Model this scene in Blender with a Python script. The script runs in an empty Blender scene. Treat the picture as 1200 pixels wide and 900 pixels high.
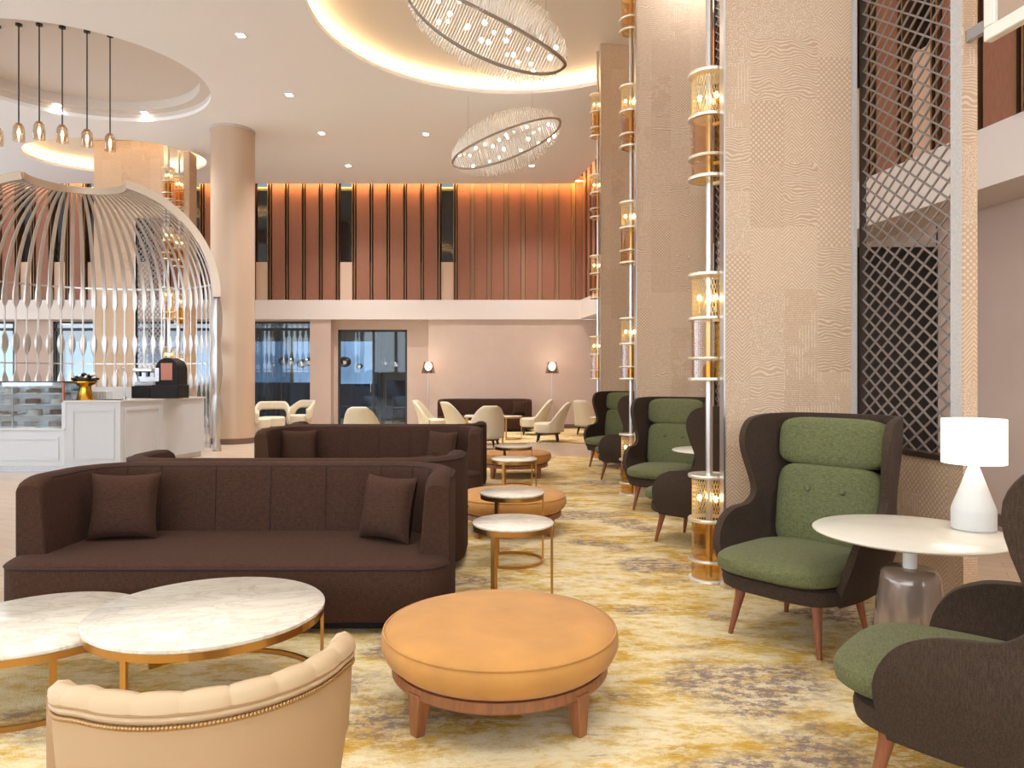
import bpy, bmesh, math, random
from mathutils import Vector, Matrix
random.seed(7)
PI = math.pi
SC = bpy.context.scene
COL = SC.collection
F = 840.0
CH = 1.4                      # camera height
CEIL = 6.75
def X(px, D): return (px - 600) / F * D
def Zp(py, D): return CH - (py - 443) / F * D

def lin(c):
    r = []
    for v in c:
        v = v / 255.0
        r.append(v / 12.92 if v <= 0.04045 else ((v + 0.055) / 1.055) ** 2.4)
    return (r[0], r[1], r[2], 1)

# ------------------------------------------------------------------ materials
def new_mat(name):
    m = bpy.data.materials.new(name); m.use_nodes = True
    nt = m.node_tree
    return m, nt, nt.nodes['Principled BSDF']

def mat(name, rgb, rough=0.5, metal=0.0, var=0.0, scale=8.0, stretch=(1, 1, 1), bump=0.0, bscale=200.0, sheen=0.0, emit=None, es=0.0, spec=0.5, trans=0.0, alpha=1.0, coat=0.0):
    m, nt, b = new_mat(name)
    c = lin(rgb)
    b.inputs['Base Color'].default_value = c
    b.inputs['Roughness'].default_value = rough
    b.inputs['Metallic'].default_value = metal
    b.inputs['Specular IOR Level'].default_value = spec
    b.inputs['Coat Weight'].default_value = coat
    if sheen:
        b.inputs['Sheen Weight'].default_value = sheen
        b.inputs['Sheen Roughness'].default_value = 0.5
    if trans: b.inputs['Transmission Weight'].default_value = trans
    if alpha < 1: b.inputs['Alpha'].default_value = alpha
    if emit:
        b.inputs['Emission Color'].default_value = lin(emit)
        b.inputs['Emission Strength'].default_value = es
    if var or bump:
        tc = nt.nodes.new('ShaderNodeTexCoord'); mp = nt.nodes.new('ShaderNodeMapping')
        mp.inputs['Scale'].default_value = stretch
        nt.links.new(tc.outputs['Object'], mp.inputs['Vector'])
    if var:
        n = nt.nodes.new('ShaderNodeTexNoise'); n.inputs['Scale'].default_value = scale
        n.inputs['Detail'].default_value = 6
        nt.links.new(mp.outputs[0], n.inputs['Vector'])
        r = nt.nodes.new('ShaderNodeValToRGB')
        r.color_ramp.elements[0].position = 0.3; r.color_ramp.elements[1].position = 0.7
        r.color_ramp.elements[0].color = tuple(max(0, v * (1 - var)) for v in c[:3]) + (1,)
        r.color_ramp.elements[1].color = tuple(min(1, v * (1 + var)) for v in c[:3]) + (1,)
        nt.links.new(n.outputs['Fac'], r.inputs['Fac']); nt.links.new(r.outputs['Color'], b.inputs['Base Color'])
    if bump:
        n2 = nt.nodes.new('ShaderNodeTexNoise'); n2.inputs['Scale'].default_value = bscale; n2.inputs['Detail'].default_value = 3
        nt.links.new(mp.outputs[0], n2.inputs['Vector'])
        bp = nt.nodes.new('ShaderNodeBump'); bp.inputs['Strength'].default_value = bump; bp.inputs['Distance'].default_value = 0.004
        nt.links.new(n2.outputs['Fac'], bp.inputs['Height']); nt.links.new(bp.outputs['Normal'], b.inputs['Normal'])
    return m

def glass_mat(name, rgb, tint=0.85, gloss=0.12, rough=0.02):
    """thin pane: mostly see-through, some mirror"""
    m = bpy.data.materials.new(name); m.use_nodes = True
    nt = m.node_tree; nt.nodes.clear()
    out = nt.nodes.new('ShaderNodeOutputMaterial'); mx = nt.nodes.new('ShaderNodeMixShader')
    tr = nt.nodes.new('ShaderNodeBsdfTransparent'); gl = nt.nodes.new('ShaderNodeBsdfGlossy')
    fr = nt.nodes.new('ShaderNodeLayerWeight'); fr.inputs['Blend'].default_value = 0.35
    ma = nt.nodes.new('ShaderNodeMath'); ma.operation = 'MULTIPLY_ADD'; ma.inputs[1].default_value = 0.6; ma.inputs[2].default_value = gloss
    c = lin(rgb); tr.inputs['Color'].default_value = c
    gl.inputs['Color'].default_value = (.9, .9, .9, 1); gl.inputs['Roughness'].default_value = rough
    nt.links.new(fr.outputs['Facing'], ma.inputs[0]); nt.links.new(ma.outputs[0], mx.inputs['Fac'])
    nt.links.new(tr.outputs[0], mx.inputs[1]); nt.links.new(gl.outputs[0], mx.inputs[2]); nt.links.new(mx.outputs[0], out.inputs[0])
    return m

def emis(name, rgb, s):
    m = bpy.data.materials.new(name); m.use_nodes = True
    nt = m.node_tree; nt.nodes.clear()
    out = nt.nodes.new('ShaderNodeOutputMaterial'); e = nt.nodes.new('ShaderNodeEmission')
    e.inputs['Color'].default_value = lin(rgb); e.inputs['Strength'].default_value = s
    nt.links.new(e.outputs[0], out.inputs[0]); return m

class NT:
    """tiny math-node helper"""
    def __init__(s, nt): s.nt = nt
    def val(s, v, inp):
        if isinstance(v, (int, float)): inp.default_value = v
        else: s.nt.links.new(v, inp)
    def m(s, op, a, b=0.0, c=0.0):
        n = s.nt.nodes.new('ShaderNodeMath'); n.operation = op
        s.val(a, n.inputs[0]); s.val(b, n.inputs[1]); s.val(c, n.inputs[2]); return n.outputs[0]
    def xyz(s, a, b, c=0.0):
        n = s.nt.nodes.new('ShaderNodeCombineXYZ'); s.val(a, n.inputs[0]); s.val(b, n.inputs[1]); s.val(c, n.inputs[2]); return n.outputs[0]
    def noise(s, vec, scale, detail=4, dist=0.0, rough=0.5):
        n = s.nt.nodes.new('ShaderNodeTexNoise'); s.nt.links.new(vec, n.inputs['Vector'])
        n.inputs['Scale'].default_value = scale; n.inputs['Detail'].default_value = detail
        n.inputs['Distortion'].default_value = dist; n.inputs['Roughness'].default_value = rough; return n.outputs['Fac']
    def ramp(s, f, stops):
        n = s.nt.nodes.new('ShaderNodeValToRGB'); s.nt.links.new(f, n.inputs['Fac'])
        cr = n.color_ramp
        while len(cr.elements) < len(stops): cr.elements.new(0.5)
        for e, (p, c) in zip(cr.elements, stops):
            e.position = p; e.color = c if len(c) == 4 else lin(c)
        return n.outputs['Color']
    def mix(s, f, a, b):
        n = s.nt.nodes.new('ShaderNodeMix'); n.data_type = 'RGBA'
        s.val(f, n.inputs[0]); 
        for v, i in ((a, 6), (b, 7)):
            if isinstance(v, tuple): n.inputs[i].default_value = v
            else: s.nt.links.new(v, n.inputs[i])
        return n.outputs[2]

def screen_mat(name):
    """patchwork of woven motifs: herringbone, houndstooth, waves, mottle, stripes"""
    m, nt, b = new_mat(name); N = NT(nt)
    tc = nt.nodes.new('ShaderNodeTexCoord'); sp = nt.nodes.new('ShaderNodeSeparateXYZ')
    nt.links.new(tc.outputs['Object'], sp.inputs[0])
    u, z = sp.outputs[0], sp.outputs[2]
    u = N.m('ADD', u, 20.0)
    col = N.m('FLOOR', N.m('DIVIDE', u, 0.232))
    wn = nt.nodes.new('ShaderNodeTexWhiteNoise'); wn.noise_dimensions = '1D'; nt.links.new(col, wn.inputs['W'])
    zo = N.m('ADD', z, wn.outputs['Value'])
    row = N.m('FLOOR', N.m('DIVIDE', zo, 0.42))
    wn2 = nt.nodes.new('ShaderNodeTexWhiteNoise'); wn2.noise_dimensions = '2D'
    nt.links.new(N.xyz(col, row), wn2.inputs['Vector'])
    r = wn2.outputs['Value']
    # herringbone
    tri = N.m('ABSOLUTE', N.m('SUBTRACT', N.m('FRACT', N.m('DIVIDE', u, 0.136)), 0.5))
    hb = N.m('FRACT', N.m('DIVIDE', N.m('ADD', z, N.m('MULTIPLY', tri, 0.14)), 0.025))
    hb = N.m('GREATER_THAN', hb, 0.62)
    # houndstooth grid
    gx = N.m('SINE', N.m('MULTIPLY', u, 2 * PI / 0.036)); gz = N.m('SINE', N.m('MULTIPLY', z, 2 * PI / 0.036))
    ht = N.m('GREATER_THAN', N.m('MULTIPLY', gx, gz), 0.12)
    # waves
    nz = N.noise(N.xyz(u, z), 7.0, 1)
    wv = N.m('GREATER_THAN', N.m('SINE', N.m('MULTIPLY_ADD', nz, 40.0, N.m('MULTIPLY', z, 340.0))), 0.2)
    # weave / mottle
    mo = N.m('GREATER_THAN', N.noise(N.xyz(N.m('MULTIPLY', u, 1.0), N.m('MULTIPLY', z, 1.0)), 120.0, 3), 0.5)
    # stripes
    st = N.m('GREATER_THAN', N.m('SINE', N.m('MULTIPLY', u, 2 * PI / 0.021)), 0.5)
    wvv = N.m('GREATER_THAN', N.m('SINE', N.m('MULTIPLY', z, 2 * PI / 0.013)), 0.2)
    st = N.m('MAXIMUM', N.m('MULTIPLY', st, N.m('GREATER_THAN', N.noise(N.xyz(u, z), 5.0, 2), 0.5)), N.m('MULTIPLY', wvv, mo))
    def sel(lo, hi, p): return N.m('MULTIPLY', N.m('MULTIPLY', N.m('GREATER_THAN', r, lo), N.m('LESS_THAN', r, hi)), p)
    pat = sel(-1, .24, hb)
    for lo, hi, p in ((.24, .42, ht), (.42, .64, wv), (.64, .82, mo), (.82, 2, st)): pat = N.m('ADD', pat, sel(lo, hi, p))
    fade = N.m('MULTIPLY', pat, N.ramp(N.noise(N.xyz(u, z), 26.0, 5, 0, .7), [(.36, (.42,) * 3 + (1,)), (.64, (1, 1, 1, 1))]))
    wn3 = nt.nodes.new('ShaderNodeTexWhiteNoise'); wn3.noise_dimensions = '2D'
    nt.links.new(N.xyz(row, col), wn3.inputs['Vector'])
    base = N.mix(wn3.outputs['Value'], lin((178, 144, 112)), lin((194, 162, 130)))
    fine = N.noise(N.xyz(u, z), 160.0, 2)
    base = N.mix(N.m('MULTIPLY', fine, 0.4), base, lin((205, 176, 146)))
    colr = N.mix(N.m('MULTIPLY', fade, 0.72), base, lin((228, 208, 182)))
    nt.links.new(colr, b.inputs['Base Color']); b.inputs['Roughness'].default_value = .65
    bp = nt.nodes.new('ShaderNodeBump'); bp.inputs['Strength'].default_value = .3; bp.inputs['Distance'].default_value = .003
    nt.links.new(fade, bp.inputs['Height']); nt.links.new(bp.outputs['Normal'], b.inputs['Normal'])
    return m

def carpet_mat():
    m, nt, b = new_mat('carpet_pile'); N = NT(nt)
    tc = nt.nodes.new('ShaderNodeTexCoord')
    def mp(sc, lo=(0, 0, 0)):
        n = nt.nodes.new('ShaderNodeMapping'); n.inputs['Scale'].default_value = sc; n.inputs['Location'].default_value = lo
        nt.links.new(tc.outputs['Object'], n.inputs[0]); return n.outputs[0]
    bw = lambda a_, b2: [(a_, (0, 0, 0, 1)), (b2, (1, 1, 1, 1))]
    v = mp((.8, 1.9, 1))
    n1 = N.noise(v, 1.5, 10, .3, .74)
    base = N.ramp(n1, [(.38, (180, 136, 48)), (.45, (198, 160, 78)), (.50, (214, 188, 130)), (.56, (224, 208, 170)), (.63, (202, 166, 90))])
    n2 = N.noise(mp((1, 2.2, 1), (4, 2, 0)), 6.0, 12, .1, .86)
    base = N.mix(N.m('MULTIPLY', N.ramp(n2, bw(.49, .53)), .6), base, lin((228, 214, 178)))
    n3 = N.noise(mp((.9, 2.0, 1), (9, 4, 0)), 4.2, 12, .1, .86)
    base = N.mix(N.m('MULTIPLY', N.ramp(n3, bw(.53, .56)), .6), base, lin((198, 158, 64)))
    vb = mp((.9, 1.3, 1), (3.3, 1.9, 0))
    big = N.ramp(N.noise(vb, 1.3, 3, 0.2), bw(.555, .65))
    for (cx, cy, rx, ry) in ((1.05, 3.25, .42, .36), (-1.5, 2.95, .7, .25), (1.05, 5.3, .34, .26), (.8, 7.3, .45, .25), (-.55, 3.7, .28, .22), (.75, 2.45, .30, .22)):
        m2 = nt.nodes.new('ShaderNodeMapping'); m2.vector_type = 'POINT'; m2.inputs['Location'].default_value = (-cx / rx, -cy / ry, 0); m2.inputs['Scale'].default_value = (1 / rx, 1 / ry, 0)
        nt.links.new(tc.outputs['Object'], m2.inputs[0])
        ln = nt.nodes.new('ShaderNodeVectorMath'); ln.operation = 'LENGTH'; nt.links.new(m2.outputs[0], ln.inputs[0])
        d = N.m('ADD', ln.outputs['Value'], N.m('MULTIPLY', N.m('SUBTRACT', N.noise(vb, 3.0, 4), .5), 1.6))
        big = N.m('MAXIMUM', big, N.ramp(d, [(.55, (1, 1, 1, 1)), (1.0, (0, 0, 0, 1))]))
    fine = N.ramp(N.noise(mp((1, 1.7, 1), (1, 7, 0)), 13.0, 12, .1, .86), bw(.485, .515))
    base = N.mix(N.m('MULTIPLY', N.m('MULTIPLY', big, fine), .92), base, lin((98, 80, 84)))
    base = N.mix(N.m('MULTIPLY', N.m('MULTIPLY', big, .3), 1.0), base, lin((176, 156, 134)))
    b2 = N.ramp(N.noise(mp((.5, 3.6, 1), (7, 5, 0)), 3.4, 9, .2, .78), bw(.61, .66))
    base = N.mix(N.m('MULTIPLY', b2, .65), base, lin((128, 106, 98)))
    nt.links.new(base, b.inputs['Base Color']); b.inputs['Roughness'].default_value = .95; b.inputs['Specular IOR Level'].default_value = .1
    bp = nt.nodes.new('ShaderNodeBump'); bp.inputs['Strength'].default_value = .5; bp.inputs['Distance'].default_value = .006
    nt.links.new(N.noise(tc.outputs['Object'], 160, 2), bp.inputs['Height']); nt.links.new(bp.outputs['Normal'], b.inputs['Normal'])
    return m

def wood_floor_mat():
    m, nt, b = new_mat('pale_plank_floor'); N = NT(nt)
    tc = nt.nodes.new('ShaderNodeTexCoord')
    mp = nt.nodes.new('ShaderNodeMapping'); mp.inputs['Rotation'].default_value = (0, 0, .5)
    nt.links.new(tc.outputs['Object'], mp.inputs[0])
    br = nt.nodes.new('ShaderNodeTexBrick'); br.inputs['Scale'].default_value = 1.0
    br.inputs['Brick Width'].default_value = 1.3; br.inputs['Row Height'].default_value = .16; br.inputs['Mortar Size'].default_value = .003
    br.inputs['Color1'].default_value = lin((190, 170, 146)); br.inputs['Color2'].default_value = lin((172, 150, 128)); br.inputs['Mortar'].default_value = lin((130, 110, 90))
    nt.links.new(mp.outputs[0], br.inputs['Vector'])
    mp2 = nt.nodes.new('ShaderNodeMapping'); mp2.inputs['Scale'].default_value = (1, 12, 1)
    nt.links.new(mp.outputs[0], mp2.inputs[0])
    g = N.noise(mp2.outputs[0], 4, 6, 1.0)
    c = N.mix(N.m('MULTIPLY', g, .5), br.outputs['Color'], lin((160, 130, 104)))
    nt.links.new(c, b.inputs['Base Color']); b.inputs['Roughness'].default_value = .32
    return m

def marble_mat():
    m, nt, b = new_mat('cream_marble'); N = NT(nt)
    tc = nt.nodes.new('ShaderNodeTexCoord'); mp = nt.nodes.new('ShaderNodeMapping'); mp.inputs['Scale'].default_value = (1, 3.0, 1); mp.inputs['Rotation'].default_value = (0, 0, .35)
    nt.links.new(tc.outputs['Object'], mp.inputs[0])
    n = N.noise(mp.outputs[0], 3.5, 8, 1.2, .6)
    c = N.ramp(n, [(.40, (238, 228, 208)), (.47, (222, 208, 186)), (.50, (190, 178, 160)), (.53, (230, 218, 198)), (.7, (242, 234, 216))])
    c = N.mix(.5, c, lin((222, 213, 197)))
    nt.links.new(c, b.inputs['Base Color']); b.inputs['Roughness'].default_value = .14; return m

def weave_mat(name, c1, c2, rough=.9, sheen=.2, fs=260):
    m, nt, b = new_mat(name); N = NT(nt)
    tc = nt.nodes.new('ShaderNodeTexCoord')
    mp = nt.nodes.new('ShaderNodeMapping'); mp.inputs['Scale'].default_value = (1, 1, .12)
    nt.links.new(tc.outputs['Object'], mp.inputs[0])
    mp2 = nt.nodes.new('ShaderNodeMapping'); mp2.inputs['Scale'].default_value = (.12, 1, 1)
    nt.links.new(tc.outputs['Object'], mp2.inputs[0])
    f = N.m('MULTIPLY', N.m('ADD', N.noise(mp.outputs[0], fs, 2), N.noise(mp2.outputs[0], fs, 2)), .5)
    c = N.ramp(f, [(.40, c1), (.60, c2)])
    nt.links.new(c, b.inputs['Base Color']); b.inputs['Roughness'].default_value = rough
    b.inputs['Sheen Weight'].default_value = sheen; b.inputs['Specular IOR Level'].default_value = .2
    bp = nt.nodes.new('ShaderNodeBump'); bp.inputs['Strength'].default_value = .25; bp.inputs['Distance'].default_value = .002
    nt.links.new(f, bp.inputs['Height']); nt.links.new(bp.outputs['Normal'], b.inputs['Normal'])
    return m

M = {}
M['ceiling'] = mat('ceiling_plaster', (240, 238, 236), .9)
M['recess'] = mat('recess_plaster', (214, 202, 190), .9)
M['recess_warm'] = mat('warm_recess_plaster', (232, 222, 208), .9)
M['pink'] = mat('blush_wallcovering', (196, 172, 156), .8, var=.03, scale=3)
M['fascia'] = mat('cream_fascia', (222, 210, 200), .7)
M['terra'] = mat('terracotta_slatted_panel', (146, 94, 70), .7, var=.14, scale=30, stretch=(6, 6, .4))
M['terra_dark'] = mat('umber_recess', (70, 42, 30), .7)
M['brass_dull'] = mat('dull_brass', (140, 106, 78), .35, .8)
M['tan'] = mat('tan_trim', (170, 130, 96), .5, .2)
M['dark_glass'] = mat('dark_window_glass', (18, 22, 28), .06, 0, spec=.8)
M['cream_panel'] = mat('cream_upper_panel', (214, 182, 156), .7)
M['column'] = mat('champagne_column', (198, 172, 148), .38, .25)
M['carpet'] = carpet_mat()
M['wood_floor'] = wood_floor_mat()
M['skirting'] = mat('brown_skirting', (110, 84, 70), .6)
M['screen'] = screen_mat('patchwork_woven_screen')
M['silver'] = mat('satin_silver', (214, 210, 206), .28, .9)
M['white_trim'] = mat('white_speckled_trim', (186, 180, 174), .6, var=.12, scale=120)
M['lattice'] = mat('grey_metal_lattice', (150, 144, 140), .32, .6)
M['bronze'] = mat('dark_bronze', (66, 54, 44), .45, .6)
M['black'] = mat('black_lacquer', (14, 13, 13), .12, spec=.6)
M['frame'] = mat('charcoal_frame', (48, 46, 46), .5)
M['amber'] = glass_mat('amber_glass', (247, 214, 146), gloss=.03)
M['meshcage'] = mat('pale_gold_mesh', (226, 202, 150), .35, .7)
M['ringm'] = mat('pearl_metal_ring', (232, 220, 198), .3, .6)
M['bulb'] = emis('warm_bulb', (255, 214, 150), 22)
M['bulb_white'] = emis('white_bulb', (255, 244, 226), 16)
M['led'] = emis('warm_led_strip', (255, 190, 92), 60)
M['led2'] = emis('cream_led_strip', (255, 220, 172), 26)
M['down'] = emis('downlight_glow', (255, 240, 220), 25)
M['sofa'] = weave_mat('brown_upholstery', (55, 35, 25), (73, 48, 35), .95, .0)
M['sofa_seam'] = mat('dark_brown_piping', (40, 22, 16), .9)
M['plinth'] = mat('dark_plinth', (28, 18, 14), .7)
M['ottoman'] = mat('orange_nubuck', (190, 134, 66), .85, var=.12, scale=5, sheen=.1, bump=.1)
M['walnut'] = mat('warm_walnut', (146, 92, 56), .45, var=.2, scale=8, stretch=(6, 6, 1))
M['legwood'] = mat('reddish_wood_leg', (140, 82, 54), .45, var=.2, scale=8, stretch=(6, 6, 1))
M['marble'] = marble_mat()
M['brass'] = mat('brushed_brass', (196, 148, 84), .28, .95)
M['shell'] = weave_mat('umber_wool', (54, 41, 31), (70, 55, 43), .95, .03)
M['green'] = weave_mat('green_wool', (82, 84, 52), (110, 110, 74), .95, .05, 330)
M['cream_fab'] = mat('cream_upholstery', (206, 192, 164), .75, bump=.15, bscale=300, sheen=.15)
M['cream_leather'] = mat('cream_leather', (198, 168, 130), .55, bump=.1, bscale=80)
M['tan_leather'] = mat('tan_leather', (184, 150, 112), .6, bump=.1, bscale=80)
M['stud'] = mat('antique_stud', (178, 140, 92), .35, .8)
M['darkleg'] = mat('dark_stained_leg', (40, 28, 24), .5)
M['table_cream'] = mat('cream_stone_top', (214, 206, 190), .25, var=.02, scale=20)
M['cone_glass'] = mat('smoky_glazed_base', (142, 124, 112), .16, .25, coat=.6)
M['pole_white'] = mat('white_enamel', (232, 228, 222), .35)
M['shade'] = mat('lit_linen_shade', (250, 246, 238), .8, emit=(255, 248, 236), es=1.15)
M['ceramic'] = mat('white_ceramic', (206, 204, 198), .45)
M['counter'] = mat('white_counter_paint', (196, 196, 196), .4)
M['counter_top'] = mat('white_stone_worktop', (208, 204, 198), .2)
M['rib'] = mat('champagne_silver_rib', (206, 198, 190), .3, .75)
M['rimband'] = mat('beige_metal_rim', (200, 180, 158), .4, .5)
M['glass'] = glass_mat('clear_glass', (240, 246, 248), gloss=.05)
M['window_glass'] = glass_mat('blue_grey_window_glass', (196, 206, 214), gloss=.03)
M['gold'] = mat('polished_gold', (214, 160, 62), .2, .95)
M['steel'] = mat('stainless_steel', (190, 190, 192), .25, .9)
M['machine'] = mat('black_machine_body', (24, 19, 17), .6, spec=.25)
M['copper'] = mat('copper_panel', (168, 104, 84), .4, .3)
M['pastry'] = mat('baked_pastry', (214, 170, 116), .7, var=.25, scale=40)
M['cake'] = mat('white_cake', (240, 228, 214), .6)
M['choc'] = mat('chocolate_cake', (82, 50, 38), .6)
M['sheer'] = glass_mat('sheer_grey_curtain', (160, 170, 178), gloss=.05, rough=.9)
M['booth'] = mat('slate_blue_booth', (70, 80, 92), .8)
M['restwall'] = mat('restaurant_wall', (150, 146, 128), .8)
M['facade'] = mat('blue_grey_facade', (124, 140, 156), .8, var=.35, scale=.8)
M['smoke'] = glass_mat('smoked_glass', (96, 84, 76), gloss=.12)
M['crystal'] = mat('clear_crystal_rod', (246, 243, 238), .12, .1, spec=1.0)
M['spine'] = mat('dark_spine', (150, 138, 126), .4, .6)
M['cord'] = mat('black_cord', (26, 24, 24), .6)
M['wire'] = mat('thin_steel_wire', (170, 165, 160), .4, .5)
M['champ_glass'] = glass_mat('champagne_glass', (222, 200, 170), gloss=.18)
M['f3shade'] = glass_mat('smoky_lamp_shade', (176, 156, 146), gloss=.12)
M['frame_white'] = mat('ivory_frame', (238, 230, 214), .4)
M['frame_inner'] = mat('taupe_canvas', (176, 150, 130), .8)

# ------------------------------------------------------------------ mesh builder
class MB:
    def __init__(s): s.v = []; s.f = []; s.sm = []
    def add(s, vs, fs, smooth=False, mx=None):
        o = len(s.v)
        for p in vs:
            p = Vector(p)
            if mx is not None: p = mx @ p
            s.v.append(p)
        for f in fs: s.f.append([i + o for i in f]); s.sm.append(smooth)
        return s
    def box(s, a, b, mx=None):
        x0, y0, z0 = a; x1, y1, z1 = b
        vs = [(x0, y0, z0), (x1, y0, z0), (x1, y1, z0), (x0, y1, z0), (x0, y0, z1), (x1, y0, z1), (x1, y1, z1), (x0, y1, z1)]
        fs = [(0, 3, 2, 1), (4, 5, 6, 7), (0, 1, 5, 4), (1, 2, 6, 5), (2, 3, 7, 6), (3, 0, 4, 7)]
        return s.add(vs, fs, False, mx)
    def lathe(s, prof, c=(0, 0, 0), n=32, a0=0, a1=2 * PI, cap=True, sx=1, sy=1, mx=None):
        full = abs(a1 - a0 - 2 * PI) < 1e-6
        m = n if full else n + 1
        vs = []; fs = []
        for (r, z) in prof:
            for i in range(m):
                a = a0 + (a1 - a0) * i / n
                vs.append((c[0] + r * math.cos(a) * sx, c[1] + r * math.sin(a) * sy, c[2] + z))
        for j in range(len(prof) - 1):
            for i in range(n):
                k = (i + 1) % m
                fs.append((j * m + i, j * m + k, (j + 1) * m + k, (j + 1) * m + i))
        if cap and full:
            if prof[0][0] > 1e-5: fs.append(tuple(range(m - 1, -1, -1)))
            if prof[-1][0] > 1e-5: fs.append(tuple((len(prof) - 1) * m + i for i in range(m)))
        return s.add(vs, fs, True, mx)
    def cyl(s, p, q, r0, r1=None, n=12, mx=None):
        if r1 is None: r1 = r0
        return s.tube([p, q], [r0, r1], n, mx=mx)
    def tube(s, pts, r, n=8, closed=False, mx=None, flat=None):
        """flat=(w,h): rectangular section; w along the side direction, h vertical"""
        pts = [Vector(p) for p in pts]; L = len(pts)
        if isinstance(r, (int, float)): r = [r] * L
        vs = []; fs = []
        prev = None
        for i, p in enumerate(pts):
            if closed: t = pts[(i + 1) % L] - pts[i - 1]
            elif i == 0: t = pts[1] - pts[0]
            elif i == L - 1: t = pts[-1] - pts[-2]
            else: t = pts[i + 1] - pts[i - 1]
            t.normalize()
            up = Vector((0, 0, 1)) if abs(t.z) < .95 else Vector((0, 1, 0))
            if prev is None or flat: sd = t.cross(up).normalized()
            else:
                sd = (prev - t * prev.dot(t)).normalized()
            prev = sd
            w = sd.cross(t).normalized()
            if flat:
                a, b = flat[0] / 2, flat[1] / 2
                for (cx, cy) in ((-a, -b), (a, -b), (a, b), (-a, b)): vs.append(p + sd * cx + w * cy)
            else:
                for k in range(n):
                    an = 2 * PI * k / n
                    vs.append(p + (sd * math.cos(an) + w * math.sin(an)) * r[i])
        nn = 4 if flat else n
        for i in range(L if closed else L - 1):
            j = (i + 1) % L
            for k in range(nn):
                k2 = (k + 1) % nn
                fs.append((i * nn + k, i * nn + k2, j * nn + k2, j * nn + k))
        if not closed:
            fs.append(tuple(range(nn - 1, -1, -1))); fs.append(tuple((L - 1) * nn + k for k in range(nn)))
        return s.add(vs, fs, not flat, mx)
    def sph(s, c, r, n=16, m=10, mx=None, e=(1, 1)):
        """superellipsoid: r=(rx,ry,rz), e=(vertical exponent, horizontal exponent)"""
        if isinstance(r, (int, float)): r = (r, r, r)
        def sp(v, k): return math.copysign(abs(v) ** k, v)
        vs = [(c[0], c[1], c[2] - r[2])]; fs = []
        for j in range(1, m):
            ph = -PI / 2 + PI * j / m
            for i in range(n):
                th = 2 * PI * i / n
                vs.append((c[0] + r[0] * sp(math.cos(ph), e[0]) * sp(math.cos(th), e[1]), c[1] + r[1] * sp(math.cos(ph), e[0]) * sp(math.sin(th), e[1]), c[2] + r[2] * sp(math.sin(ph), e[0])))
        vs.append((c[0], c[1], c[2] + r[2])); T = len(vs) - 1
        for i in range(n):
            k = (i + 1) % n
            fs.append((0, 1 + k, 1 + i)); fs.append((T, 1 + (m - 2) * n + i, 1 + (m - 2) * n + k))
            for j in range(m - 2): fs.append((1 + j * n + i, 1 + j * n + k, 1 + (j + 1) * n + k, 1 + (j + 1) * n + i))
        return s.add(vs, fs, True, mx)
    def grid(s, P, closed_u=False, mx=None):
        nu = len(P); nv = len(P[0]); vs = [p for r in P for p in r]; fs = []
        for i in range(nu if closed_u else nu - 1):
            k = (i + 1) % nu
            for j in range(nv - 1): fs.append((i * nv + j, k * nv + j, k * nv + j + 1, i * nv + j + 1))
        return s.add(vs, fs, True, mx)
    def build(s, name, material, parent=None, loc=None, rz=0, bevel=0, sub=0, solid=0, sharp=40, kind=None, label=None):
        me = bpy.data.meshes.new(name)
        me.from_pydata([tuple(v) for v in s.v], [], s.f)
        me.materials.append(M[material] if isinstance(material, str) else material)
        bm = bmesh.new(); bm.from_mesh(me)
        bmesh.ops.recalc_face_normals(bm, faces=bm.faces[:])
        for f, sm in zip(bm.faces, s.sm): f.smooth = sm
        for e in bm.edges:
            if len(e.link_faces) == 2:
                if e.calc_face_angle(0) > math.radians(sharp): e.smooth = False
        bm.to_mesh(me); bm.free()
        o = bpy.data.objects.new(name, me); COL.objects.link(o)
        if parent: o.parent = parent
        if loc: o.location = loc
        if rz: o.rotation_euler[2] = rz
        if solid:
            md = o.modifiers.new('solid', 'SOLIDIFY'); md.thickness = abs(solid); md.offset = -1 if solid > 0 else 1
        if bevel:
            md = o.modifiers.new('bevel', 'BEVEL'); md.width = bevel; md.segments = 3; md.limit_method = 'ANGLE'
            for p in me.polygons: p.use_smooth = True
            me.update()
            md.harden_normals = False
        if sub:
            md = o.modifiers.new('sub', 'SUBSURF'); md.levels = sub; md.render_levels = sub
        if kind: o['kind'] = kind
        if label: o['label'] = label
        return o

def thing(name, label, cat, loc=(0, 0, 0), rz=0, group=None):
    o = bpy.data.objects.new(name, None); COL.objects.link(o); o.empty_display_size = .1
    o.location = loc; o.rotation_euler = (0, 0, rz); tag(o, label, cat, group); return o
def tag(o, label, cat, group=None):
    o['label'] = label; o['category'] = cat
    if group: o['group'] = group
    return o
def struct(o): o['kind'] = 'structure'; return o
def dup(root, loc, rz, label, group=None):
    r = root.copy(); COL.objects.link(r); r.location = loc; r.rotation_euler = (0, 0, rz); r['label'] = label
    if group: r['group'] = group
    def rec(src, dst):
        for ch in [o for o in list(src.children)]:
            c = ch.copy(); COL.objects.link(c); c.parent = dst; rec(ch, c)
    rec(root, r); return r
def catmull(keys, n):
    """keys: list of tuples; returns n+1 samples"""
    out = []; L = len(keys) - 1
    for i in range(n + 1):
        t = i / n * L; k = min(int(t), L - 1); u = t - k
        p0 = keys[max(k - 1, 0)]; p1 = keys[k]; p2 = keys[k + 1]; p3 = keys[min(k + 2, L)]
        out.append(tuple(.5 * (2 * b + (c - a) * u + (2 * a - 5 * b + 4 * c - d) * u * u + (3 * b - a - 3 * c + d) * u ** 3) for a, b, c, d in zip(p0, p1, p2, p3)))
    return out
def lerpkeys(keys, t):
    for (a, va), (b, vb) in zip(keys, keys[1:]):
        if t <= b:
            u = (t - a) / (b - a); u = u * u * (3 - 2 * u) if True else u
            return va + (vb - va) * u
    return keys[-1][1]
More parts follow.
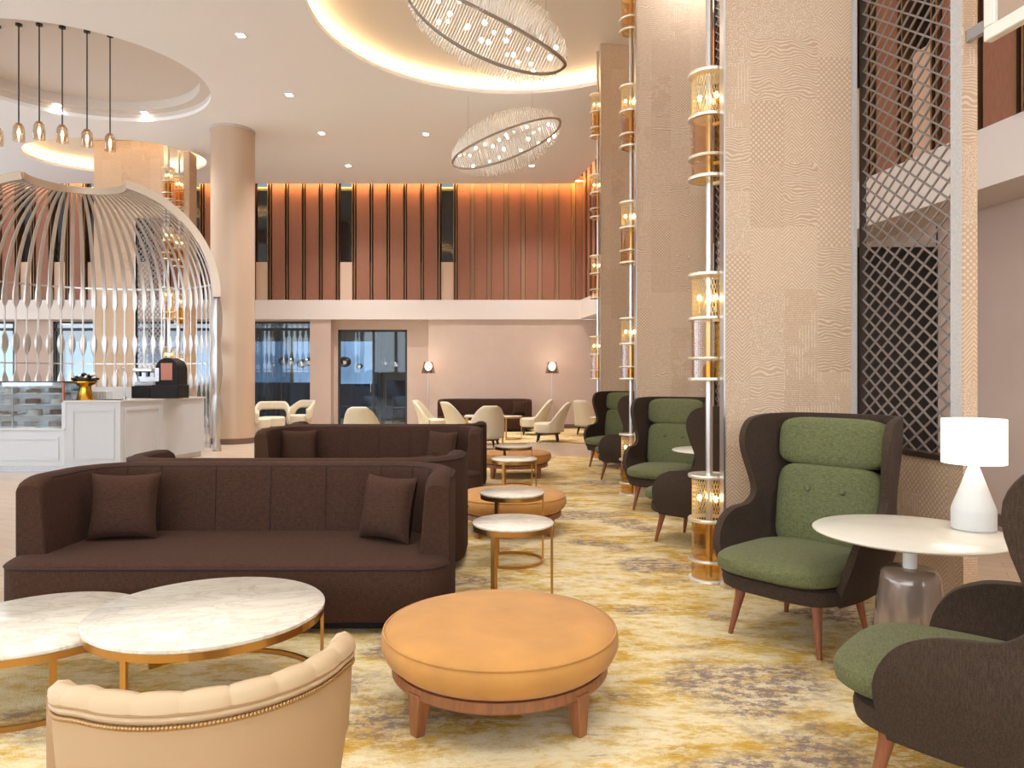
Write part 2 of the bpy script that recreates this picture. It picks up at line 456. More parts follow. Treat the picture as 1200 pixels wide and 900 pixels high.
def sstep(a, b, x):
    u = min(1, max(0, (x - a) / (b - a))); return u * u * (3 - 2 * u)

# ------------------------------------------------------------------ camera
cam = bpy.data.cameras.new('camera'); co = bpy.data.objects.new('camera', cam); COL.objects.link(co)
cam.sensor_width = 36; cam.lens = F / 1200 * 36; cam.shift_y = -7 / 1200
co.location = (0, 0, CH); co.rotation_euler = (PI / 2, 0, 0); SC.camera = co
cam.clip_start = .05; cam.clip_end = 200

# ------------------------------------------------------------------ setting
YB = 20.0
def xw(D): return 1.93 + .16 * (YB - D)        # right upper wall line
XL = -18.0
YF = -8.0
b = MB(); b.box((XL, YF, -.1), (xw(YF) + .8, 26, 0)); struct(b.build('floor', 'wood_floor'))

def slab_with_holes(z, outer, holes, name, m):
    bm = bmesh.new()
    def loop(pts):
        vs = [bm.verts.new((x, y, z)) for x, y in pts]
        return [bm.edges.new((vs[i], vs[(i + 1) % len(vs)])) for i in range(len(vs))]
    es = loop(outer)
    for (cx, cy, rx, ry) in holes: es += loop([(cx + rx * math.cos(2 * PI * i / 72), cy + ry * math.sin(2 * PI * i / 72)) for i in range(72)])
    bmesh.ops.triangle_fill(bm, use_beauty=True, edges=es)
    for f in bm.faces:
        if f.normal.z > 0: f.normal_flip()
    me = bpy.data.meshes.new(name); bm.to_mesh(me); bm.free(); me.materials.append(M[m])
    o = bpy.data.objects.new(name, me); COL.objects.link(o)
    md = o.modifiers.new('solid', 'SOLIDIFY'); md.thickness = .07; md.offset = -1
    return o
REC = [(0.0, 10.6, 2.95, 2.9), (-7.8, 12.8, 2.25, 2.15), (-9.6, 17.4, 2.1, 1.45)]
SLOT = .28
ce = slab_with_holes(CEIL, [(XL, YF), (xw(YF) - SLOT, YF), (xw(YB - SLOT) - SLOT, YB - SLOT), (XL, YB - SLOT)], REC, 'ceiling', 'ceiling')
struct(ce)
# upper lid above the light slots and recess tops
def recess(i, cx, cy, rx, ry, h, off, m, led):
    n = 72; b = MB()
    prof = [(off, .068), (off, h)]
    P = [[(cx + (rx + o) * math.cos(2 * PI * k / n), cy + (ry + o) * math.sin(2 * PI * k / n), CEIL + z) for (o, z) in prof] for k in range(n)]
    b.grid(P, closed_u=True)
    b.add([P[k][-1] for k in range(n)], [tuple(range(n))], False)
    o = struct(b.build('ceiling_recess', m, ce, solid=0))
    if led:
        b = MB(); b.tube([(cx + (rx + off * .45) * math.cos(2 * PI * k / n), cy + (ry + off * .45) * math.sin(2 * PI * k / n), CEIL + .085) for k in range(n)], 0, closed=True, flat=(.03, .012))
        b.build('cove_light_strip', led, ce)
recess(1, *REC[0], .27, .22, 'recess_warm', 'led2')
b = MB()   # plain stepped recess over the kiosk
cx, cy, rx, ry = REC[1]; n = 72
P = [[(cx + (rx + o) * math.cos(2 * PI * k / n), cy + (ry + o) * math.sin(2 * PI * k / n), CEIL + z) for (o, z) in ((0.0, .07), (0.0, .16), (-.19, .16), (-.19, .34))] for k in range(n)]
b.grid(P, closed_u=True); b.add([P[k][-1] for k in range(n)], [tuple(range(n))], False)
struct(b.build('ceiling_recess', 'recess', ce))
recess(3, *REC[2], .30, .22, 'recess_warm', 'led2')

# upper walls with terracotta panels
def upper_wall(name, org, rz, k0, k1, x0, U, wins, tan_from, span):
    """local x along the wall, local y outward"""
    w = MB(); w.box((span[0], .16, 3.5), (span[1], .3, 7.3)); wall = struct(w.build(name, 'terra_dark', None, org, rz))
    w = MB(); w.box((span[0], -SLOT - .02, 7.05), (span[1], .3, 7.12)); w.build('light_slot_lid', 'terra_dark', wall)
    w = MB(); w.box((span[0], -SLOT + .02, CEIL + .075), (span[1], -SLOT + .05, CEIL + .09)); w.build('cove_light_strip', 'led', wall)
    for k in range(k0, k1):
        c = x0 + k * U
        if k in wins:
            g = MB(); g.box((c - .16, .10, 4.64), (c + .16, .12, 7.04)); g.build('window_pane', 'dark_glass', wall)
            g = MB(); g.box((c - .17, .03, 3.57), (c + .17, .14, 4.64)); g.build('sill_panel', 'cream_panel', wall)
        else:
            g = MB(); g.box((c - .172, -.03, 3.57), (c + .172, .13, 7.04)); g.build('terracotta_panel', 'terra', wall)
        t = MB()
        e = c + U / 2
        if k >= tan_from:
            t.box((e - .052, .02, 3.57), (e + .052, .12, 7.04)); t.box((e - .045, -.05, 3.57), (e - .028, .10, 7.04)); t.box((e + .028, -.05, 3.57), (e + .045, .10, 7.04))
            t.build('tan_trim', 'tan', wall)
        else:
            t.box((e - .056, -.06, 3.57), (e - .038, .12, 7.04)); t.box((e + .012, -.06, 3.57), (e + .03, .12, 7.04))
            t.build('brass_trim', 'brass_dull', wall)
            t = MB(); t.box((e - .034, .06, 3.57), (e + .034, .12, 4.64)); t.build('lower_gap_strip', 'terra', wall)
    return wall
U = 19.75 * YB / F
wb = upper_wall('wall_back', (0, YB, 0), 0, -21, 19, X(326.5, YB), U, {-19, -17, -15, -13, -11, -8, -5, -1, 4, 10}, 11, (XL, 2.1))
RZ = math.atan2(-1, .16)
wr = upper_wall('wall_right', (1.93, YB, 0), RZ, 1, 44, 0.0, .47, {14, 17, 20, 24, 26, 28, 32, 35, 38}, 99, (0, 28.4))

# balcony fascia
b = MB(); b.box((XL, -.08, 3.03), (2.0, .35, 3.57)); b.build('balcony_fascia', 'fascia', wb)
b = MB(); b.box((-.1, -.04, 3.05), (28.4, .6, 3.57)); b.build('balcony_fascia', 'fascia', wr)
# lower right wall
b = MB(); b.box((-.3, .58, 0), (28.4, .75, 3.2)); b.build('lower_wall', 'pink', wr)
b = MB(); b.box((-.3, .55, 0), (28.4, .58, .11)); struct(b.build('baseboard_right', 'skirting', wr))
# lower back wall, with openings
YL = YB + .3
zt = 3.03
ops = [(-16.4, -14.1, 0, 3.0), (-13.0, -11.75, 0, 3.0), (-10.9, -5.63, 0, 3.0), (-4.93, -2.97, 0, 2.77)]
b = MB()
b.box((X(502, YB), YB, 0), (2.75, YB + .5, zt))
xs = XL
for (a, c, z0, z1) in ops:
    b.box((xs, YL, 0), (a, YL + .15, zt))
    if z1 < zt: b.box((a, YL, z1), (c, YL + .15, zt))
    xs = c
b.box((xs, YL, 0), (X(502, YB), YL + .15, zt))
b.box((-5.63, YB - .02, 0), (-5.05, YL, zt))
struct(b.build('wall_back_lower', 'pink'))
b = MB(); b.box((X(502, YB), YB - .02, 0), (2.4, YB, .11)); b.box((XL, YL - .02, 0), (-16.4, YL, .1)); struct(b.build('baseboard_back', 'skirting'))
b = MB(); b.box((XL - .2, YF, 0), (XL, 26, 1.1)); b.box((XL - .2, YF, 5.2), (XL, 26, 7.2))
for y in range(-8, 27, 4): b.box((XL - .2, y, 1.1), (XL, y + .9, 5.2))
struct(b.build('wall_left', 'pink'))
b = MB(); b.box((XL, YF - .2, 0), (xw(YF) + .8, YF, 1.8)); b.box((XL, YF - .2, 6.4), (xw(YF) + .8, YF, 7.2))
for x in range(-16, 6, 4): b.box((x, YF - .2, 1.8), (x + .2, YF, 6.4))
struct(b.build('wall_front', 'pink'))  # unseen wall added to block low glare from behind the camera

def opening(i, a, c, z1, nm, muls, transom=None):
    f = MB(); y0, y1 = YL + .03, YL + .1; t = .06
    f.box((a, y0, 0), (a + t, y1, z1)); f.box((c - t, y0, 0), (c, y1, z1)); f.box((a, y0, z1 - t), (c, y1, z1)); f.box((a, y0, 0), (c, y1, t))
    for mx_ in muls: f.box((mx_ - .03, y0, 0), (mx_ + .03, y1, z1))
    if transom: f.box((a, y0, transom - .04), (c, y1, transom + .04))
    o = struct(f.build(nm, 'frame'))
    g = MB(); g.box((a + .02, YL + .06, .02), (c - .02, YL + .07, z1 - .02)); g.build('pane', 'window_glass', o)
    return o
opening(1, -16.4, -14.1, 3.0, 'window_1', [], 2.78)
opening(2, -13.0, -11.75, 3.0, 'window_2', [], 2.78)
opening(3, -10.9, -5.63, 3.0, 'window_3', [-9.2, -7.36], 2.78)
dr = opening(4, -4.93, -2.97, 2.77, 'door_1', [-3.93])
h = MB(); h.cyl((-4.0, YL, 1.0), (-4.0, YL, 1.3), .012); h.build('door_handle', 'steel', dr)

# restaurant behind the glass
b = MB(); b.box((XL, YL + .15, 3.1), (1, 25.6, 3.2)); struct(b.build('ceiling_restaurant', 'ceiling'))
b = MB(); b.box((XL, 25.5, 0), (-2.0, 25.6, 1.15)); b.box((XL, 25.5, 2.7), (-2.0, 25.6, 3.2))
b.box((-4.9, 25.45, 0), (-2.0, 25.6, 3.2)); b.box((-2.0, YL + .5, 0), (-1.9, 25.6, 3.2))
for x in (-16, -13.2, -11.4, -9.6, -7.9, -6.4): b.box((x, 25.5, 1.1), (x + .12, 25.6, 2.75))
b.box((-17, 25.5, 1.1), (-15.9, 25.6, 2.75))
struct(b.build('wall_restaurant', 'restwall'))
b = MB(); b.box((-30, 32, -2), (6, 32.3, 4.2)); struct(b.build('wall_facade_outside', 'facade'))
def sheer(x0, x1, y, z0, z1, lab):
    n = int((x1 - x0) / .03); P = [[(x0 + (x1 - x0) * i / n, y + .03 * math.sin(i * 1.35), z) for z in (z0, z1)] for i in range(n + 1)]
    b = MB(); b.grid(P); tag(b.build('sheer_curtain', 'sheer'), lab, 'curtain', 'sheer curtains in the restaurant')
sheer(-8.6, -6.45, YL + .5, .02, 3.05, 'grey sheer curtain behind the glass left of the pink pillar')
sheer(-4.0, -3.75, YL + .9, .02, 3.05, 'narrow gathered grey curtain behind the dark glass door')
def booth(x0, x1, y, h, lab):
    t = thing('restaurant_booth', lab, 'booth', ((x0 + x1) / 2, y, 0))
    w = (x1 - x0) / 2
    b = MB(); b.box((-w, .0, .05), (w, .14, h)); b.build('backrest', 'booth', t, bevel=.03)
    b = MB(); b.box((-w, -.55, .05), (w, 0, .46)); b.build('seat', 'booth', t, bevel=.03)
booth(-8.8, -6.0, 24.4, 1.25, 'slate blue booth bench under the restaurant window, left of the pillar')
booth(-5.9, -4.6, 24.6, 1.2, 'slate blue bench seen through left door leaf')
booth(-4.2, -2.3, 24.0, 1.32, 'dark slate booth seen through right door leaf')
def dchair(x, y, lab):
    t = thing('dining_chair', lab, 'chair', (x, y, 0), 0, 'dining chairs beyond the glass door')
    b = MB(); b.sph((0, 0, .45), (.23, .23, .05), e=(.6, .6)); b.build('seat', 'booth', t)
    b = MB(); P = [[(.24 * math.cos(a), .24 * math.sin(a), z) for z in (.46, .6, .82)] for a in [i / 12 * PI for i in range(13)]]; b.grid(P); b.build('backrest', 'booth', t, solid=.03)
    for sx in (-1, 1):
        for sy in (-1, 1):
            b = MB(); b.cyl((sx * .16, sy * .16, .43), (sx * .2, sy * .2, 0), .015, .01, 8); b.build('leg', 'black', t)
dchair(-4.45, 22.6, 'dark dining chair seen low through left door leaf'); dchair(-3.5, 22.4, 'dark dining chair nearest the glass in right door leaf'); dchair(-2.75, 22.9, 'dark dining chair at the right side of right door leaf')
b = thing('restaurant_table', 'dark round dining table beyond the glass door', 'table', (-3.45, 23.1, 0))
q = MB(); q.lathe([(0, .72), (.4, .72), (.4, .75), (0, .75)], n=24); q.build('tabletop', 'black', b)
q = MB(); q.lathe([(.2, 0), (.2, .02), (.03, .04), (.03, .72)], n=16); q.build('pedestal', 'black', b)
def globe(px, py, D, r, lab):
    x = X(px, D); z = Zp(py, D)
    t = thing('globe_pendant', lab, 'pendant lamp', (x, D, z), 0, 'smoked globe pendants in the restaurant')
    b = MB(); b.sph((0, 0, 0), (r, r, r * .85), 20, 12); b.build('globe_shade', 'smoke', t)
    b = MB(); b.sph((0, 0, -.02), .06, 10, 8); b.build('bulb', 'bulb_white', t)
    b = MB(); b.cyl((0, 0, r * .8), (0, 0, 3.1 - z), .006, n=6); b.build('cord', 'cord', t)
for a in ((332, 423, 23.2, .16, 'smoked globe pendant, leftmost, behind the curtained window'), (341, 424, 22.8, .17, 'smoked globe pendant right beside the leftmost one'),
          (354, 426, 23.4, .18, 'smoked globe pendant nearly touching the pillar, lower pair'), (362, 424, 22.6, .17, 'smoked globe pendant closest to the pink pillar'),
          (404, 424, 22.6, .2, 'dark globe pendant at the left frame of the glass door'), (421, 429, 24.3, .12, 'small smoked globe in the middle of left door leaf'),
          (451, 425, 23.0, .16, 'dark globe pendant at left in right door leaf'), (464, 427, 23.4, .16, 'dark globe pendant at far right in right door leaf')): globe(*a)

for (x, y) in ((-14, 22.5), (-10, 22.5), (-7, 22.3), (-4, 22.3)):  # lamps added out of sight to brighten the dark restaurant
    t = thing('downlight', 'added hidden downlight that only brightens the restaurant', 'downlight', (x, y, 3.1), 0, 'added restaurant downlights')
    b = MB(); b.box((-.08, -.08, -.012), (.08, .08, -.001)); b.build('lens', 'down', t)
    l = bpy.data.lights.new('downlight_beam', 'SPOT'); l.energy = 420; l.color = (.9, .95, 1); l.spot_size = 2.5; l.spot_blend = .9; l.shadow_soft_size = .15
    lo = bpy.data.objects.new('downlight_beam', l); COL.objects.link(lo); lo.parent = t; lo.location = (0, 0, -.03)
# carpets
b = MB(); b.box((-3.0, -3.8, 0), (2.62, 12.8, .012)); tag(b.build('carpet', 'carpet'), 'large gold and cream abstract carpet with dark purple patches under the seating', 'carpet')
b = MB(); b.box((-4.2, 15.3, 0), (1.9, 19.6, .012)); tag(b.build('carpet', 'carpet'), 'smaller abstract gold carpet in the far seating corner', 'carpet')

# round column
t = thing('round_column', 'tall round champagne column standing beside the white coffee kiosk', 'column', (X(273, 15.5), 15.5, 0))
b = MB(); b.lathe([(.45, .12), (.45, CEIL - .04)], n=48); b.build('shaft', 'column', t)
b = MB(); b.lathe([(.465, 0), (.465, .12)], n=48); b.build('base_band', 'skirting', t)
b = MB(); b.lathe([(.462, CEIL - .05), (.462, CEIL - .001)], n=48); b.build('collar', 'silver', t)

# black partition seen through the lattice
b = MB(); b.box((3.2, 7.6, 0), (4.5, 7.72, 2.79)); o = b.build('dark_partition', 'black'); tag(o, 'tall glossy black partition behind the diamond lattice', 'partition')
b = MB(); b.box((4.5, 7.58, 0), (4.56, 7.74, 3.03)); o2 = b.build('edge_post', 'frame', o)

# ------------------------------------------------------------------ patterned screens
def lattice_mesh(L, z0, z1, cw, chh, w=.012, d=.012):
    b = MB()
    sl = chh / cw
    n0 = int(-L * sl / chh) - 2; n1 = int((z1 - z0) / chh) + 2
    for s_ in (1, -1):
        for k in range(n0 - 2, n1 + int(L / cw) + 3):
            # line z = z0 + k*chh + s*sl*x
            c = z0 + k * chh if s_ == 1 else z0 + k * chh
            xa, xb = 0.0, L
            za, zb = c + s_ * sl * xa, c + s_ * sl * xb
            # clip to z range
            def clip(x_a, z_a, x_b, z_b):
                m_ = (z_b - z_a) / (x_b - x_a)
                pts = []
                lo, hi = x_a, x_b
                xz0 = x_a + (z0 - z_a) / m_; xz1 = x_a + (z1 - z_a) / m_
                lo = max(lo, min(xz0, xz1)); hi = min(hi, max(xz0, xz1))
                if hi - lo < 1e-3: return None
                return lo, z_a + m_ * (lo - x_a), hi, z_a + m_ * (hi - x_a)
            r = clip(xa, za, xb, zb)
            if r:
                yy = .004 * s_
                b.tube([(r[0], yy, r[1]), (r[2], yy, r[3])], 0, flat=(d, w))
    return b
GS = 'patterned screens along the window side'
def screen(dx, dy, top, lab, top2=None):
    """L-shaped screen: broad face towards the room, return with a lattice window"""
    L0 = Vector((1.392 + dx, 4.72 + dy)); C = Vector((2.30 + dx, 4.80 + dy)); E = Vector((2.395 + dx, 3.80 + dy))
    t = thing('patterned_screen', lab, 'screen', (L0.x, L0.y, .0125), 0); top -= .0125
    w = (C - L0).length; a = math.atan2(C.y - L0.y, C.x - L0.x)
    b = MB(); b.box((.012, 0, 0), (w, .06, top)); b.build('broad_panel', 'screen', t, (0, 0, 0), a)
    b = MB(); b.box((0, -.006, 0), (.012, .066, top)); b.build('edge_trim', 'silver', t, (0, 0, 0), a)
    b = MB(); b.box((w - .03, -.02, 0), (w + .0, -.001, top)); b.build('edge_trim', 'white_trim', t, (0, 0, 0), a)
    R = (E - C); rl = R.length; ra = math.atan2(R.y, R.x); off = (C.x - L0.x, C.y - L0.y, 0)
    zb = .93; zt_ = min(top, CEIL) - .5
    b = MB(); b.box((0, 0, 0), (rl, .07, zb)); b.build('lower_return_panel', 'screen', t, off, ra)
    b = MB(); b.box((0, 0, zt_), (rl, .07, top)); b.build('upper_return_panel', 'screen', t, off, ra)
    b = MB(); b.box((0.02, .015, zb), (.035, .055, zt_)); b.box((rl - .095, .0, zb), (rl - .085, .06, zt_)); b.box((0.02, -.012, zb), (rl - .085, .08, zb + .03)); b.box((0.02, -.01, zt_ - .03), (rl - .085, .08, zt_))
    b.build('window_frame', 'bronze', t, off, ra)
    b = lattice_mesh(rl - .125, zb + .03, zt_ - .03, .134, .095, .009, .010)
    b.v = [v + Vector((.033, .035, 0)) for v in b.v]; b.build('lattice', 'lattice', t, off, ra)
    b = MB(); b.box((rl - .085, -.012, zb), (rl, .07, zt_)); b.build('end_stile', 'white_trim', t, off, ra)
    d = Vector((math.cos(ra), math.sin(ra))); e = Vector((E.x - L0.x, E.y - L0.y)); pn = Vector((-d.y, d.x))
    e = e + pn * -.012
    b = MB(); b.box((0, -.012, 0), (.08, 0, top)); b.build('end_panel', 'screen', t, (e.x, e.y, 0), math.atan2(pn.y, pn.x))
    return t
def zrec(x, y):  # under a recess the screens run up into it
    cx, cy, rx, ry = REC[0]
    return CEIL + .265 if ((x - cx) / rx) ** 2 + ((y - cy) / ry) ** 2 < .9 else CEIL - .002
screen(0, 0, CEIL - .002, 'nearest patchwork patterned screen with diamond lattice behind the green wing chair')
screen(.045, 3.6, CEIL - .002, 'second patchwork patterned screen, rising behind middle lantern pole')
screen(.09, 7.3, 7.0, 'farthest patchwork patterned screen of the right hand row, its top reaching the oval recess')
# left-hand screen behind the kiosk
t = thing('patterned_screen', 'patchwork patterned screen behind the kiosk dome, top lit by a recess', 'screen', (X(110, 17), 17, 0))
wL = X(192, 17) - X(110, 17); wM = X(159, 17) - X(110, 17)
b = MB(); b.box((0, 0, 0), (wM, .1, 7.03)); b.box((wM, 0, 5.2), (wL, .1, 7.03)); b.box((wM, 0, 0), (wL, .1, .9)); b.build('broad_panel', 'screen', t)
b = lattice_mesh(wL - wM, .9, 5.2, .1, .13, .016, .016); b.v = [v + Vector((wM, .05, 0)) for v in b.v]; b.build('lattice', 'lattice', t)
b = MB(); b.box((wL, -.01, 0), (wL + .03, .11, 7.03)); b.box((wM - .02, -.01, .9), (wM, .11, 5.2)); b.build('edge_trim', 'silver', t)
b = MB(); b.box((X(217, 17), 16.9, 0), (X(224, 17), 17.3, CEIL)); tag(b.build('narrow_pier', 'screen'), 'narrow patterned pier right of the lanterns behind the kiosk', 'pier')

# ------------------------------------------------------------------ lantern poles
def lantern_pole(x, y, top, units, lab, sc=1.0):
    t = thing('lantern_pole', lab, 'lantern pole', (x, y, 0))
    b = MB(); b.cyl((0, 0, .0), (0, 0, top), .024, n=16); b.build('pole', 'silver', t)
    b = MB(); b.lathe([(0, 0), (.14, 0), (.14, .03), (0, .03)], n=32); b.build('foot_disc', 'pole_white', t)
    for zt in units:
        H = .728
        u = thing_part = bpy.data.objects.new('lantern', None)
        # lantern body = mesh-caged upper half
        cg = MB(); n = 38
        for s_ in (1, -1):
            for k in range(n):
                a = 2 * PI * k / n
                cg.tube([(.116 * math.cos(a + s_ * j * .12), .116 * math.sin(a + s_ * j * .12), zt - .03 - j * .045) for j in range(7)], 0, flat=(.0026, .0026))
        bpy.data.objects.remove(u)
        L = cg.build('lantern', 'meshcage', t)
        g = MB(); g.lathe([(.119, zt - .30), (.119, zt - H + .02)], n=32, cap=False); g.build('amber_glass', 'amber', L)
        for z_, th in ((zt, .022), (zt - .30, .022), (zt - .575, .02), (zt - H + .012, .022)):
            r = MB(); r.lathe([(.112, -th / 2), (.141, -th / 2), (.145, 0), (.141, th / 2), (.112, th / 2), (.112, -th / 2)], (0, 0, z_), n=40, cap=False); r.build('ring', 'ringm', L)
        r = MB(); r.lathe([(0, -.008), (.113, -.008), (.113, .008), (0, .008)], (0, 0, zt), n=32); r.build('top_disc', 'ringm', L)
        for k in range(3):
            a = 2 * PI * k / 3 - PI / 2 + .5
            q = MB(); q.sph((.066 * math.cos(a), .066 * math.sin(a), zt - .155), (.016, .016, .022), 10, 8); q.build('bulb', 'bulb', L)
            q = MB(); q.cyl((.066 * math.cos(a), .066 * math.sin(a), zt - .26), (.066 * math.cos(a), .066 * math.sin(a), zt - .18), .008, n=8); q.build('socket', 'gold', L)
    return t
un = [.728 + 1.38 * k for k in range(5)]
lantern_pole(1.362, 4.95, CEIL - .001, un, 'nearest white pole of amber lanterns, beside the front patterned screen')
lantern_pole(1.425, 8.57, CEIL - .001, un, 'second pole of amber lanterns, halfway along right hand screens')
lantern_pole(1.475, 12.3, 7.0, un, 'farthest pole of amber lanterns in the right hand row')
u2 = [.728 + 1.38 * k for k in range(4)]
lantern_pole(X(197.5, 16.6), 16.6, CEIL, un, 'left pole of amber lanterns seen through the kiosk dome')
lantern_pole(X(210, 16.9), 16.9, CEIL, [z - .12 for z in un[1:]], 'right pole of amber lanterns seen through the kiosk dome')

# ------------------------------------------------------------------ ceiling fittings
def downlight(px, py, lab, z=CEIL, at=None):
    D = (z - CH) * F / (443 - py)
    x = X(px, D)
    if at: x, D = at
    t = thing('downlight', lab, 'downlight', (x, D, z), 0, 'small ceiling downlights')
    b = MB(); b.box((-.075, -.075, -.008), (.075, .075, -.001)); b.build('bezel', 'pole_white', t)
    b = MB(); b.box((-.055, -.055, -.012), (.055, .055, -.008)); b.build('lens', 'down', t)
    l = bpy.data.lights.new('downlight_beam', 'SPOT'); l.energy = 600; l.color = (.97, .98, 1); l.spot_size = 2.0; l.spot_blend = .9; l.shadow_soft_size = .05
    lo = bpy.data.objects.new('downlight_beam', l); COL.objects.link(lo); lo.parent = t; lo.location = (0, 0, -.03)
for a in ((282, 41, 'downlight in white ceiling between the two recesses, highest in view'), (339, 111, 'downlight in ceiling left of the large warm oval recess'), (377, 156, 'downlight above the gap right of the round column, below another'),
          (408, 194, 'lowest downlight over the terracotta wall, right of the round column'), (499, 157, 'wide downlight between the oval recess and terracotta wall'), (623, 194, 'downlight just below the smaller chandelier')): downlight(*a)
downlight(67, 125, 'left of the two downlights in the plain recess over the kiosk', CEIL + .158, (-9.16, 14.43))
downlight(169, 136, 'right of the two downlights in the plain recess over the kiosk', CEIL + .158, (-7.62, 14.86))

def chandelier(px, py, D, tilt, yaw, lab, op):
    x = X(px, D); z = Zp(py, D)
    t = thing('chandelier', lab, 'chandelier', (x, D, z), 0)
    Rm = Matrix.Rotation(yaw, 4, 'Z') @ Matrix.Rotation(tilt, 4, 'Y')
    a, r = 1.08, .54
    GAPH = .52; ARC = (2 * PI - 2 * GAPH) / 2
    rnd = random.Random(int(px))
    b = MB()
    for layer in range(2):
        N_ = 58
        for i in range(N_):
            s = -1 + 2 * (i + .5) / N_ + rnd.uniform(-.004, .004)
            rr = r * math.sqrt(max(0, 1 - s * s)) * (1 - .12 * layer) * rnd.uniform(.95, 1.06)
            if rr < .05: continue
            for side in (0, 1):
                a0 = op + GAPH + side * ARC + rnd.uniform(.0, .06); a1 = op + GAPH + (side + 1) * ARC - rnd.uniform(.0, .06)
                sk = .16
                pts = [Rm @ Vector((s * a + sk * math.cos(a0 + (a1 - a0) * k / 9) * (.6 if side else -.6) * rr, rr * .92 * math.cos(a0 + (a1 - a0) * k / 9), rr * math.sin(a0 + (a1 - a0) * k / 9))) for k in range(10)]
                b.tube(pts, .0055 if layer == 0 else .0045, n=4)
    b.build('crystal_rods', 'crystal', t, kind='stuff')
    for sg in (0, 1):
        q = MB(); pts = [Rm @ Vector((a * 1.0 * math.cos(k / 24 * PI), r * .93 * math.sin(k / 24 * PI) * math.cos(op + (sg * 2 - 1) * GAPH), r * .93 * math.sin(k / 24 * PI) * math.sin(op + (sg * 2 - 1) * GAPH))) for k in range(25)]
        q.tube(pts, 0, flat=(.035, .03)); q.build('frame_rail', 'spine', t)
    for k in range(24):
        s = -.82 + 1.64 * (k // 2) / 11 + rnd.uniform(-.05, .05); an = rnd.uniform(-1.2, 1.2)
        p = Rm @ Vector((s * a, .22 * math.cos(op + (k % 2) * PI + an) * (1 - s * s * .6), .2 * math.sin(op + (k % 2) * PI + an) - .06))
        q = MB(); q.sph(p, rnd.uniform(.018, .032), 10, 8); q.build('bulb', 'bulb_white', t)
    for s in (-.6, .6):
        p = Rm @ Vector((s * a, 0, r * .8 * .8))
        top = (CEIL + .26 if ((x + p.x) / 2.9) ** 2 + ((D + p.y - 10.6) / 2.85) ** 2 < 1 else CEIL) - z
        q = MB(); q.cyl(p, (p.x, p.y, top), .003, n=5); q.build('suspension_wire', 'wire', t)
chandelier(572, 30, 9.0, .42, .12, 'larger nearer crystal rod chandelier tilted down to the right in the oval recess', math.radians(222))
chandelier(593, 167, 13.5, -.33, -.15, 'smaller farther crystal rod chandelier tilted up to the right', math.radians(205))

# glass pendants over the kiosk
pend = [(-3, 30, 160), (22, 28, 155), (46, 28, 153), (73, 31, 157), (102, 36, 162), (129, 41, 167)]
labs = ['champagne glass pendant cut by the left picture edge', 'first full champagne glass pendant from the left', 'second full champagne glass pendant from the left', 'middle champagne glass pendant, third from left edge', 'champagne glass pendant second from the right end of row', 'champagne glass pendant at the right end of the row']
for (px, y0, y1), lb in zip(pend, labs):
    D = (CEIL + .34 - CH) * F / (443 - y0); x = X(px, D); zc = Zp(y1, D)
    t = thing('glass_pendant', lb, 'pendant lamp', (x, D, zc), 0, 'glass pendants over the kiosk')
    b = MB(); b.cyl((0, 0, .13), (0, 0, CEIL + .34 - zc), .011, n=6); b.build('cord', 'cord', t)
    b = MB(); b.lathe([(.05, -.03), (.05, -.0)], (0, 0, CEIL + .34 - zc), n=20); b.build('ceiling_rose', 'black', t)
    b = MB(); b.lathe([(.015, .15), (.045, .14), (.078, .08), (.085, 0), (.085, -.14)], n=20, cap=False); b.build('glass_shade', 'champ_glass', t)
    b = MB(); b.lathe([(0, .14), (.03, .13), (.03, .1), (0, .1)], n=12); b.build('cap', 'gold', t)
    b = MB(); b.sph((0, 0, -.01), (.022, .022, .07), 10, 8); b.build('bulb', 'bulb_white', t)

# ------------------------------------------------------------------ kiosk
KC = Vector((-7.85, 12.9)); KR = 2.35
kt = thing('kiosk_dome', 'open half dome of pale metal ribs arching over the coffee kiosk', 'canopy', (KC.x, KC.y, 0))
A0, A1 = math.radians(20), math.radians(202)      # back half; opening towards the camera
ZS = 2.95; ZT = 4.95; RT = .82
def dome_rz(u):   # 0 bottom -> 1 top
    a = u * PI / 2 * .86
    zz = ZS + (ZT - ZS) * math.sin(a) / math.sin(PI / 2 * .86)
    rr = RT + (KR - RT) * (math.cos(a) - math.cos(PI / 2 * .86)) / (1 - math.cos(PI / 2 * .86))
    return rr, zz
NR = 38
def wl(z):   # width profile of the lower, leafed part
    w = .034
    for zc in (3.02, 2.10, 1.30, .45):
        w = max(w, .115 * max(0, 1 - ((z - zc) / .21) ** 2) ** .7 + .02)
    return w
for i in range(NR):
    a = A0 + (A1 - A0) * (i + .5) / NR
    er = Vector((math.cos(a), math.sin(a), 0)); et = Vector((-math.sin(a), math.cos(a), 0))
    rows = []
    z = 0.0
    path = []
    while z < ZS: path.append((KR, z, wl(z))); z += .055
    for k in range(17):
        r_, z_ = dome_rz(k / 16); path.append((r_, z_, max(.075 * (r_ / KR) ** .35, wl(z_) if k < 3 else 0)))
    P = []
    for (r_, z_, w_) in path: P.append([er * r_ + et * (-w_ / 2) + Vector((0, 0, z_)), er * (r_ + .012) + Vector((0, 0, z_)), er * r_ + et * (w_ / 2) + Vector((0, 0, z_))])
    b = MB(); b.grid(P); b.build('rib', 'rib', kt, solid=.008, sharp=20)
def ringarc(r, z, w, h, nm, m='rib', a0=A0, a1=A1):
    b = MB(); b.tube([(r * math.cos(a0 + (a1 - a0) * k / 60), r * math.sin(a0 + (a1 - a0) * k / 60), z) for k in range(61)], 0, flat=(w, h)); b.build(nm, m, kt)
ringarc(KR + .02, 3.28, .03, .035, 'hoop'); ringarc(KR + .02, 1.70, .02, .025, 'hoop'); ringarc(RT, ZT + .02, .05, .13, 'top_ring', 'rimband')
